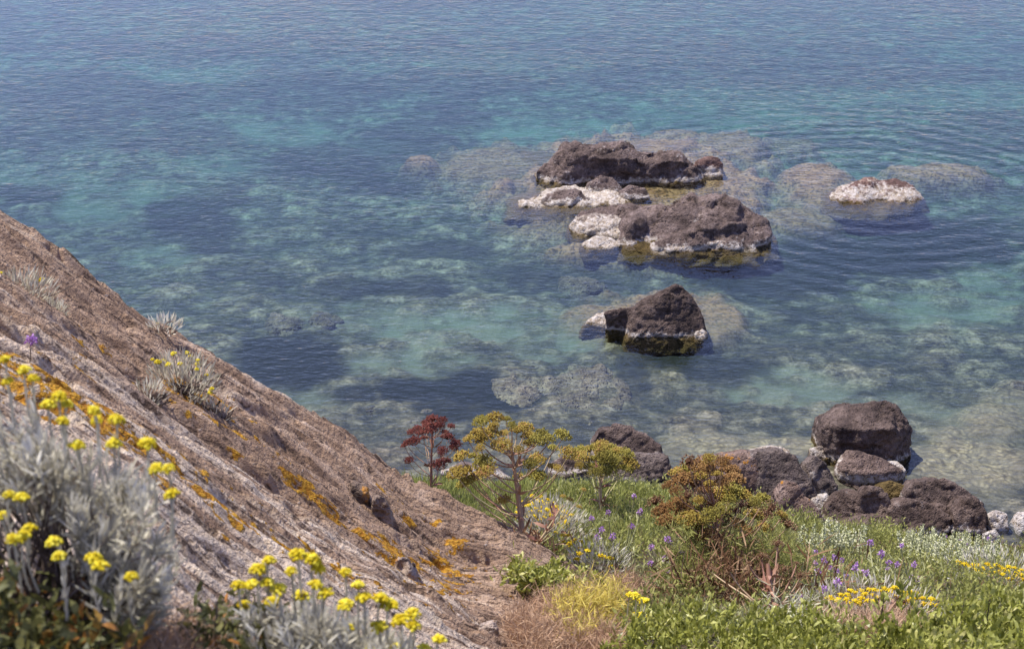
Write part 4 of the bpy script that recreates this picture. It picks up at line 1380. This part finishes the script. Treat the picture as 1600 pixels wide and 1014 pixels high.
def fennel(label, base_px, d, top_px, umbels, r_px, kinds, seed, r0=.02, stalk_var=.4, name='giant_fennel', droop=0.0, spread=.18):
    rg = np.random.default_rng(seed)
    foot = pix_d(*base_px, d)
    foot[2] = surf_z(foot[0], foot[1]) - .03
    top = pix_d(*top_px, d)
    root = thing(name, label, 'fennel', foot)
    t = np.linspace(0, 1, 9)[:, None]
    mid = (foot + top) / 2 + np.array([rg.normal(0, .03), 0, 0])
    axis = (1 - t) ** 2 * foot + 2 * t * (1 - t) * mid + t * t * top
    m = MB()
    m.tube(axis, r0, r0 * .35, 8, stalk_var)
    for k in (2, 4, 6):                              # swollen nodes with leaf sheaths
        n = 5
        D = rand_dirs(n, .2, .8, rg)
        m.leaves(np.repeat(axis[k:k + 1], n, 0), D, .09, .02, rg.uniform(0, .25, n), long=True, droop=.3, rng=rg)
    obj('stalk', m.mesh('stalk', True, foot), M_STALK, root)
    for (px, py) in umbels:
        p = pix_d(px, py, d + rg.normal(0, spread))
        rad = r_px / FPX * d * rg.uniform(.6, 1.2)
        # the branch leaves the stalk below its umbel
        h = np.linalg.norm(p[:2] - top[:2])
        zs = p[2] - h * .75 - .05
        k = int(np.clip(np.searchsorted(axis[:, 2], zs), 1, 7))
        b = axis[k]
        dirv = p - b
        ctl = b + dirv * .5 + np.array([dirv[0] * .22, dirv[1] * .22, -.12 * abs(dirv[2]) - .02])
        tt = np.linspace(0, 1, 6)[:, None]
        pts = (1 - tt) ** 2 * b + 2 * tt * (1 - tt) * ctl + tt * tt * (p - np.array([0, 0, rad * .3]))
        m = MB()
        m.tube(pts, r0 * .26, r0 * .14, 5, rg.uniform(max(0, stalk_var - .1), stalk_var + .4))
        obj('branch', m.mesh('branch', True, foot), M_STALK, root)
        kd = kinds[rg.integers(len(kinds))]
        inst('umbel', UMB[kd][rg.integers(3)], root, foot, p, tilt((dirv[0] * .7, dirv[1] * .7, max(.15, dirv[2]) + .3), rg.uniform(0, 6)), rad)
    return root


F1 = [(676, 655), (692, 656), (665, 660), (652, 669), (643, 675), (659, 676), (669, 667), (682, 665), (695, 675), (705, 666), (689, 665), (636, 692), (647, 689), (632, 696), (712, 693), (699, 683), (639, 719), (689, 709), (696, 720), (686, 726), (692, 703), (708, 700), (674, 672), (663, 684)]
fennel('dark red seeded fennel standing alone behind the crest of the brown rock', (674, 770), 12.0, (676, 668), F1, 9.5, ['red'], 31, .013, .05)
F2 = [(751, 659), (772, 654), (791, 655), (772, 665), (821, 668), (808, 672), (787, 677), (764, 679), (747, 679), (732, 686), (752, 688), (774, 693), (785, 696), (811, 702), (827, 693), (827, 682), (841, 688), (847, 677), (859, 685), (879, 680), (864, 700), (888, 708),
      (721, 713), (741, 712), (755, 722), (726, 738), (713, 739), (745, 745), (728, 754), (760, 735), (810, 744), (839, 744), (839, 718), (863, 729), (788, 781), (828, 725), (873, 732), (800, 664), (750, 700), (738, 748)]
fennel('tall golden headed fennel rising from the bottom edge of the brown rock', (818, 850), 9.7, (797, 690), F2, 13.5, ['gold', 'gold', 'green'], 33, .020, .25)
rg = np.random.default_rng(8)
F3 = scatter_px([(898, 728), (905, 702), (935, 690), (960, 696), (985, 712), (990, 730), (960, 738), (920, 738)], 26, rg, 9)
fennel('short olive headed fennel at the brink in front of the dark rounded boulder', (942, 775), 12.4, (942, 708), F3, 12, ['green', 'green', 'gold'], 35, .016, .7)
F4 = [(1077, 722), (1109, 717), (1129, 722), (1105, 732), (1073, 734), (1056, 737), (1067, 749), (1084, 756), (1094, 745), (1120, 741), (1148, 749), (1129, 754), (1045, 758), (1056, 766), (1101, 767), (1126, 771), (1161, 773), (1180, 784), (1126, 781), (1024, 784), (1036, 797),
      (1069, 796), (1094, 781), (1086, 797), (1131, 805), (1111, 805), (1150, 799), (1197, 803), (1041, 812), (1054, 818), (1088, 820), (1129, 794), (1231, 820), (1165, 859), (1193, 779), (1171, 788), (1094, 812), (1145, 765), (1158, 790), (1110, 757), (1075, 775), (1060, 785),
      (1110, 790), (1142, 780), (1180, 805), (1120, 818), (1075, 810), (1150, 818), (1100, 835), (1130, 842), (1165, 830), (1195, 825), (1210, 842), (1180, 848), (1150, 858), (1110, 856), (1085, 845), (1222, 805), (1205, 795), (1140, 735), (1092, 728), (1138, 870), (1185, 868)]
fennel('largest fennel, broad dome of gold and rust heads in front of the shore rocks', (1125, 920), 9.6, (1112, 770), F4, 15.5, ['rust', 'gold', 'rust', 'green', 'dead', 'green'], 37, .020, .2, spread=.22)
fennel('dry brown fennel skeleton with a few withered heads right of the largest fennel', (1205, 985), 8.6, (1200, 880), [(1235, 905), (1225, 890), (1250, 900), (1190, 870), (1245, 880), (1170, 880), (1215, 850), (1140, 890), (1110, 890), (1252, 915)], 9, ['dead'], 39, .026, .1, 'dry_fennel')
fennel('broken dry fennel stem with one withered head among the dry brush', (1370, 1010), 8.0, (1400, 940), [(1402, 935), (1412, 940), (1395, 948), (1315, 968), (1310, 985)], 7, ['dead'], 40, .010, .1, 'dry_fennel')
fennel('small bent fennel stem with a yellowing head between golden fennel and silver bush', (830, 850), 9.4, (880, 788), [(890, 780), (912, 765), (905, 792), (880, 775)], 6, ['gold'], 42, .009, .8)


# ---- dead leaf sheaths round the fennel foot
def strap_heap(label, at_px, n, spread, L, W, mat, seed, name='dead_leaf_heap', cat='dead leaves', el=(.2, 1.3)):
    rg = np.random.default_rng(seed)
    b = on_surface(*at_px)
    m = MB()
    P = b + np.stack([rg.normal(0, spread[0], n), rg.normal(0, spread[1], n), rg.uniform(-.03, spread[2], n)], 1)
    e = rg.uniform(el[0], el[1], n)
    a = rg.uniform(0, 6.28, n)
    D = np.stack([np.cos(a) * np.cos(e), np.sin(a) * np.cos(e), np.sin(e)], 1)
    m.leaves(P, D, rg.uniform(.5, 1.3, n) * L, rg.uniform(.5, 1.4, n) * W, rg.uniform(0, 1, n), long=True, droop=.3, rng=rg)
    o = obj(name, m.mesh(name, origin=b), mat, None, b)
    tag(o, label, cat)
    o['kind'] = 'stuff'
    return o


strap_heap('upright dead brown leaf sheaths heaped round the foot of the largest fennel', (1165, 940), 620, (.26, .14, .18), .17, .008, M_DRYBR, 51)
strap_heap('curled brown leaves at the foot of the tall golden fennel', (835, 855), 90, (.09, .05, .05), .12, .016, M_DRYBR, 52)


# ---- shrubs with real leaves
def shrub(label, poly, n, d_off, L, W, mat, seed, height=.25, name='shrub', cat='shrub', long=True, branches=24, up=.7, clump=14, el=.4, var=(0, 1)):
    """leafy twigs standing over the ground inside the outline"""
    rg = np.random.default_rng(seed)
    foot = [on_surface(min(max(q[0], -200), 1800), min(q[1], 1150)) for q in scatter_px(poly, n, rg)]
    foot = np.array(foot)
    base = foot.mean(0)
    base[2] = surf_z(base[0], base[1])
    root = thing(name, label, cat, base)
    m = MB()
    hf = sstep(-.28, .3, fbm(foot * 3.2, 3, seed))
    h = height * (0.3 + 0.85 * hf) * rg.uniform(.6, 1.15, len(foot))
    tone = .35 * fbm(foot * 2.2 + 9, 2, seed + 1)
    tips = foot + np.stack([rg.normal(0, .04, len(foot)), rg.normal(0, .04, len(foot)) + d_off, h], 1)
    for c in range(clump):
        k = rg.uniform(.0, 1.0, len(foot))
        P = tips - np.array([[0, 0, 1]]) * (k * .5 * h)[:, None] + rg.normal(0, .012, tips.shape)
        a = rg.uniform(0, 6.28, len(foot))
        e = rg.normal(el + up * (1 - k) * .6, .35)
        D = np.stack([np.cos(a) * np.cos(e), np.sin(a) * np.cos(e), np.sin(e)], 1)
        v = np.clip(rg.uniform(var[0], var[1], len(foot)) * .75 + .25 * (1 - k) + tone, 0, 1)  # shade of the shrub's inside painted in: leaves darken down the twig
        m.leaves(P, D, rg.uniform(.7, 1.25, len(foot)) * L, rg.uniform(.75, 1.2, len(foot)) * W, v, long=long, rng=rg)
    fo = obj('foliage', m.mesh('foliage', origin=base), mat, root)
    fo['kind'] = 'stuff'
    m = MB()
    for i in rg.integers(0, len(foot), branches):
        p = foot[i] - [0, 0, .04]
        m.tube(np.stack([p, (p + tips[i]) / 2 + rg.normal(0, .015, 3), tips[i]]), .005, .002, 4, rg.uniform(0, 1))
    tw = obj('branches', m.mesh('branches', origin=base), M_TWIG, root)
    tw['kind'] = 'stuff'
    return root


shrub('glossy bright green shrub filling the lower right corner of the slope', [(1320, 1075), (1400, 1040), (1480, 1020), (1610, 1000), (1660, 1010), (1660, 1130), (1320, 1130)], 470, 0, .050, .014, M_GLOSSY, 61, .28, clump=16, el=.75)
shrub('dark glossy green shrub with reddish gaps below the dead fennel leaves', [(955, 1010), (1010, 975), (1120, 1000), (1250, 1015), (1340, 1040), (1340, 1110), (960, 1110)], 430, 0, .044, .012, M_GLOSSY, 62, .22, clump=15, el=.7, var=(0, .9))
shrub('fresh green shrub lapping over the right edge of the brown rock', [(800, 925), (850, 915), (935, 912), (930, 930), (870, 945), (815, 940)], 240, 0, .05, .015, M_GLOSSY, 63, .15, clump=12)
shrub('shaded dark olive bush under the big silver bush on the near bank', [(-100, 960), (0, 950), (110, 960), (175, 1010), (190, 1100), (-100, 1100)], 420, -.12, .034, .012, M_DKBUSH, 64, .24, clump=14)
shrub('low dark green bush with dry tips between the two silver plants of the near bank', [(330, 1030), (420, 1020), (470, 1060), (460, 1110), (340, 1110)], 170, 0, .03, .010, M_DKBUSH, 65, .12, clump=10)


def tangle(label, poly, n, mat, seed, height=.16, L=.10, W=.0042, name='dry_brush', cat='brush', per=34, up=.3):
    """fine dry tangle: thousands of thin curved straws over the ground"""
    rg = np.random.default_rng(seed)
    foot = np.array([on_surface(q[0], min(q[1], 1150)) for q in scatter_px(poly, n, rg)])
    base = foot.mean(0)
    base[2] = surf_z(base[0], base[1])
    m = MB()
    h = height * (.35 + .65 * sstep(-.35, .35, fbm(foot * 4, 2, seed)))
    for c in range(per):
        k = rg.uniform(0, 1, len(foot))
        P = foot + np.stack([rg.normal(0, .03, len(foot)), rg.normal(0, .03, len(foot)), k * h], 1)
        D = rand_dirs(len(foot), -.2, 1, rg) + [0, 0, up]
        m.leaves(P, D, rg.uniform(.5, 1.2, len(foot)) * L, W * rg.uniform(.6, 1.2, len(foot)), np.clip(.2 + .6 * k + rg.normal(0, .15, len(foot)), 0, 1), droop=.25, rng=rg)
    o = obj(name, m.mesh(name, origin=base), mat, None, base)
    tag(o, label, cat)
    return o


tangle('pinkish tan tangle of dry fennel leaves at the foot of the grey rock', [(800, 990), (850, 955), (900, 935), (990, 925), (1000, 950), (960, 975), (960, 1060), (820, 1070)], 650, M_DRYPINK, 71, .17, .07, .0036, per=48)
tangle('golden yellow feathery leaf spray lying on the pinkish tan tangle', [(868, 1010), (900, 985), (965, 965), (975, 985), (930, 1020), (900, 1045)], 200, M_DRYGOLD, 72, .26, .07, .0045, 'feathery_leaf_spray', 'leaves', 26)
tangle('tan dry brush between the purple stocks and the flat drift of yellow heads', [(1268, 975), (1300, 965), (1400, 965), (1420, 975), (1430, 1000), (1380, 1015), (1290, 1005)], 420, M_DRYPINK, 73, .12, .07, .0036, per=44)
tangle('straw coloured dry grass tuft on the near bank beside the silver bush', [(200, 1010), (260, 990), (370, 1000), (390, 1050), (330, 1110), (200, 1110)], 260, M_DRYPINK, 74, .07, .06, .0022, per=26)
tangle('bleached bare twigs lying over the dark glossy shrub', [(1200, 965), (1290, 975), (1300, 1020), (1220, 1010)], 60, M_CREAM, 75, .24, .09, .004, per=8)

tangle('feathery green fennel leaves round the foot of the largest fennel', [(1040, 905), (1100, 885), (1200, 890), (1245, 900), (1240, 925), (1060, 925)], 300, M_GREEN, 76, .40, .08, .005, 'fennel_leaves', 'leaves', 34)
tangle('feathery rust brown leaves inside the crown of the largest fennel', [(1080, 915), (1180, 915), (1180, 935), (1080, 935)], 70, M_DRYBR, 77, .42, .08, .005, 'fennel_leaves', 'leaves', 20)

# ---- purple stocks and pale spikes
def stock_head(seed):
    rg = np.random.default_rng(seed)
    m = MB()
    n = 46
    D = rand_dirs(n, -.5, 1, rg)
    m.leaves(D * rg.uniform(.1, .42, n)[:, None] * [.8, .8, 1.2], D + rg.normal(0, .5, (n, 3)), rg.uniform(.18, .3, n), .2, rg.uniform(0, 1, n), rng=rg, droop=.1, fold=.1)
    return m.mesh('flower_cluster')


STOCK = [stock_head(600 + k) for k in range(3)]
for h in STOCK:
    h.materials.append(M_PURPLE)


def stock(label, foot_px, heads, seed, hw=.046, group=None):
    rg = np.random.default_rng(seed)
    base = on_surface(*foot_px)
    root = thing('purple_stock', label, 'flower', base, group)
    dist = project(base)[2]
    for (px, py) in heads:
        m = MB()
        p = pix_d(px, py, dist + rg.normal(0, .12))
        t = np.linspace(0, 1, 7)[:, None]
        c = np.array([base[0] + (p[0] - base[0]) * .75, base[1] + (p[1] - base[1]) * .75, (base[2] + p[2]) / 2 - .02])
        pts = (1 - t) ** 2 * base + 2 * t * (1 - t) * c + t * t * p
        m.tube(pts, .005, .003, 4, rg.uniform(.5, 1))
        k = rg.uniform(.15, .95, 9)[:, None]
        P = (1 - k) ** 2 * base + 2 * k * (1 - k) * c + k * k * p
        m.leaves(P, rand_dirs(9, .1, .9, rg), .05, .006, rg.uniform(.3, 1, 9), long=True, rng=rg)
        obj('stem', m.mesh('stem', origin=base), M_SAGE, root)
        inst('flower_cluster', STOCK[rg.integers(3)], root, base, p, (rg.normal(0, .3), rg.normal(0, .3), rg.uniform(0, 6)), hw * rg.uniform(.7, 1.2))
    m = MB()
    P = base + rg.normal(0, .08, (60, 3)) * [1, 1, .4] + [0, 0, .05]
    m.leaves(P, rand_dirs(60, .1, 1, rg), .07, .009, rg.uniform(.2, .9, 60), long=True, rng=rg)
    fo = obj('foliage', m.mesh('foliage', origin=base), M_SAGE, root)
    fo['kind'] = 'stuff'
    return root


stock('purple stock with the most blooms, spreading above the tan dry brush', (1300, 930), [(1275, 862), (1274, 880), (1288, 874), (1304, 871), (1298, 886), (1315, 876), (1322, 901), (1278, 893), (1290, 880), (1308, 892)], 81)
stock('purple stock with long bare branches rising left of the pale spiked herbs', (1372, 920), [(1338, 882), (1359, 849), (1377, 866), (1385, 888), (1354, 895), (1402, 882), (1336, 888)], 82)
stock('purple stock with few blooms in the open green herbs towards the pebble beach', (1430, 925), [(1428, 883), (1423, 902), (1432, 908), (1408, 853), (1390, 880)], 83)
stock('low purple stock at the edge of the dead fennel leaves', (1262, 965), [(1287, 921), (1250, 934), (1238, 946), (1300, 944), (1296, 950), (1309, 910), (1256, 949), (1384, 964)], 84)
stock('purple stock scattered through the herbs right of the silver bush', (968, 890), [(925, 811), (940, 828), (933, 839), (988, 823), (941, 858), (957, 838), (991, 775), (950, 800), (1000, 800)], 85)
stock('purple stock in the green herbs in front of the largest fennel', (1035, 905), [(1044, 843), (1048, 849), (1016, 881), (1040, 873), (1045, 897), (1052, 893), (1060, 905), (1065, 865), (1018, 855)], 86)
stock('purple flowers at the brink of the slope against the pebble shallows', (1548, 888), [(1545, 841), (1547, 846), (1478, 838), (1512, 850), (1535, 878), (1566, 864), (1568, 882), (1500, 845), (1540, 870)], 87, .04)


def violet_sprig():
    base = on_surface(40, 590)
    root = thing('violet_flower', 'single violet flower on a thin dark stem against the bare pale rock', 'flower', base)
    d = project(base)[2] - .05
    p = pix_d(47, 533, d)
    m = MB()
    m.tube(np.stack([base, (base + p) / 2 + [.01, 0, 0], p]), .002, .0015, 4, .3)
    obj('stem', m.mesh('stem', origin=base), M_TWIG, root)
    inst('flower_cluster', STOCK[0], root, base, p, (.3, 0, 1), .045)
    inst('flower_cluster', STOCK[1], root, base, p + [.012, 0, 0], (-.2, .4, 2), .04)


violet_sprig()


def spike_mesh(seed):
    rg = np.random.default_rng(seed)
    m = MB()
    m.tube(np.array([[0, 0, 0], [rg.normal(0, .01), 0, .11], [rg.normal(0, .015), 0, .22]]), .004, .0025, 4, .2)
    n = 40
    z = .07 + .15 * rg.uniform(0, 1, n)
    a = rg.uniform(0, 6.28, n)
    D = np.stack([np.cos(a), np.sin(a), np.full(n, .35)], 1)
    m.leaves(np.stack([np.zeros(n), np.zeros(n), z], 1), D, .026 * (1.25 - (z - .07) / .2), .012, rg.uniform(.2, 1, n), rng=rg)
    return m.mesh('flower_spike')


SPIKES = [spike_mesh(700 + k) for k in range(4)]
for h in SPIKES:
    h.materials.append(M_CREAM)


def spike_plant(label, poly, n, seed):
    rg = np.random.default_rng(seed)
    px = scatter_px(poly, n, rg, 4)
    pts = [on_surface(*q) for q in px]
    base = np.mean(pts, 0)
    root = thing('pale_spike_plant', label, 'plant', base)
    for p in pts:
        inst('flower_spike', SPIKES[rg.integers(4)], root, base, p + np.array([0, 0, .04]), (rg.normal(0, .15), rg.normal(0, .15), rg.uniform(0, 6)), rg.uniform(.8, 1.25))
    m = MB()
    n2 = n * 12
    P = np.array(pts)[rg.integers(0, len(pts), n2)] + rg.normal(0, .05, (n2, 3)) * [1, 1, .5] + [0, 0, .06]
    m.leaves(P, rand_dirs(n2, .1, 1, rg), .045, .012, rg.uniform(0, 1, n2), rng=rg)
    fo = obj('foliage', m.mesh('foliage', origin=base), M_SAGE, root)
    fo['kind'] = 'stuff'


spike_plant('pale spiked herb in front of the lichen topped tapering rock', [(1245, 866), (1300, 860), (1350, 866), (1345, 880), (1260, 878)], 40, 91)
spike_plant('broad pale spiked herb under the dark upright block', [(1395, 868), (1440, 866), (1500, 872), (1555, 885), (1560, 905), (1500, 905), (1420, 890)], 85, 92)


# ---- ground cover
def cover(name, n, mat, accept, L, W, seed, hmin=.02, hmax=.12, per=18, blades=False, dome=.09):
    rg = np.random.default_rng(seed)
    X = rg.uniform(-1.6, 5.6, n)
    Y = rg.uniform(4.2, 13.6, n)
    zg = GROUND(np.stack([X, Y], -1))
    ok = ~((X < 1.3) & (Y < 10.6) & (slab_z(X, Y, False) > zg + .02))
    px, py, f = project(np.stack([X, Y, zg], -1))
    ok &= accept(X, Y, px, py, rg)
    P0 = np.stack([X, Y, zg], -1)[ok]
    hh = hmin + (hmax - hmin) * sstep(-.3, .45, fbm(P0[:, :2] * 2.6, 3, seed))
    m = MB()
    k = len(P0)
    for c in range(per):
        q = rand_dirs(k, .0, 1, rg) * rg.uniform(.3, 1, k)[:, None]
        P = P0 + q * np.stack([np.full(k, dome), np.full(k, dome), hh], 1)
        if blades:
            P[:, 2] = P0[:, 2]
            D = np.stack([rg.normal(0, .28, k), rg.normal(0, .28, k), np.ones(k)], 1)
            m.leaves(P, D, hh * rg.uniform(.6, 1.4, k), W, np.clip(rg.normal(.5, .22, k), 0, 1), long=True, droop=.22, rng=rg)
        else:
            D = q + rg.normal(0, .4, (k, 3)) + [0, 0, .35]
            m.leaves(P, D, L * rg.uniform(.6, 1.3, k), W * rg.uniform(.7, 1.2, k), np.clip(.15 + .5 * q[:, 2] + rg.uniform(0, .4, k), 0, 1), rng=rg)
    o = obj(name, m.mesh(name), mat)
    o['kind'] = 'stuff'
    return o


def zone(polys, soft=.0):
    def f(X, Y, px, py, rg):
        r = np.zeros(X.shape, bool)
        for p in polys:
            r |= inside(p, px + rg.normal(0, 8, X.shape), py + rg.normal(0, 5, X.shape))
        return r
    return f


cover('meadow_grass', 16000, M_GRASS, zone([[(540, 690), (1060, 690), (1060, 830), (980, 850), (900, 840), (800, 830), (560, 780)]]), .1, .0055, 101, .05, .15, 9, True, .05)
EXC = [[(800, 925), (1000, 925), (960, 1100), (800, 1100)], [(1275, 925), (1420, 925), (1420, 985), (1290, 985)]]


def herb_zone(X, Y, px, py, rg):
    r = (px > 820) & (py > 770)
    for e in EXC:
        r &= ~inside(e, px, py)
    return r & (fbm(np.stack([X, Y], -1) * 2.0, 3, 111) > -.10)


def sage_zone(X, Y, px, py, rg):
    r = (px > 860) & (py > 770)
    for e in EXC:
        r &= ~inside(e, px, py)
    return r & (fbm(np.stack([X, Y], -1) * 1.7, 2, 112) > .04)


cover('green_herb_cover', 10500, M_GREEN, herb_zone, .032, .014, 102, .02, .30, 24)
cover('grey_green_herb_cover', 6500, M_SAGE, sage_zone, .038, .007, 103, .04, .19, 22)
cover('dark_herb_clumps', 5000, M_DKBUSH, lambda X, Y, px, py, rg: herb_zone(X, Y, px, py, rg) & (fbm(np.stack([X, Y], -1) * 2.3, 2, 116) > .22), .030, .012, 105, .06, .24, 24)
cover('dry_stem_litter', 3200, M_DRYBR, lambda X, Y, px, py, rg: (px > 800) & (py > 800) & (fbm(np.stack([X, Y], -1) * 1.5, 2, 113) > .05), .09, .005, 104, .03, .16, 6)
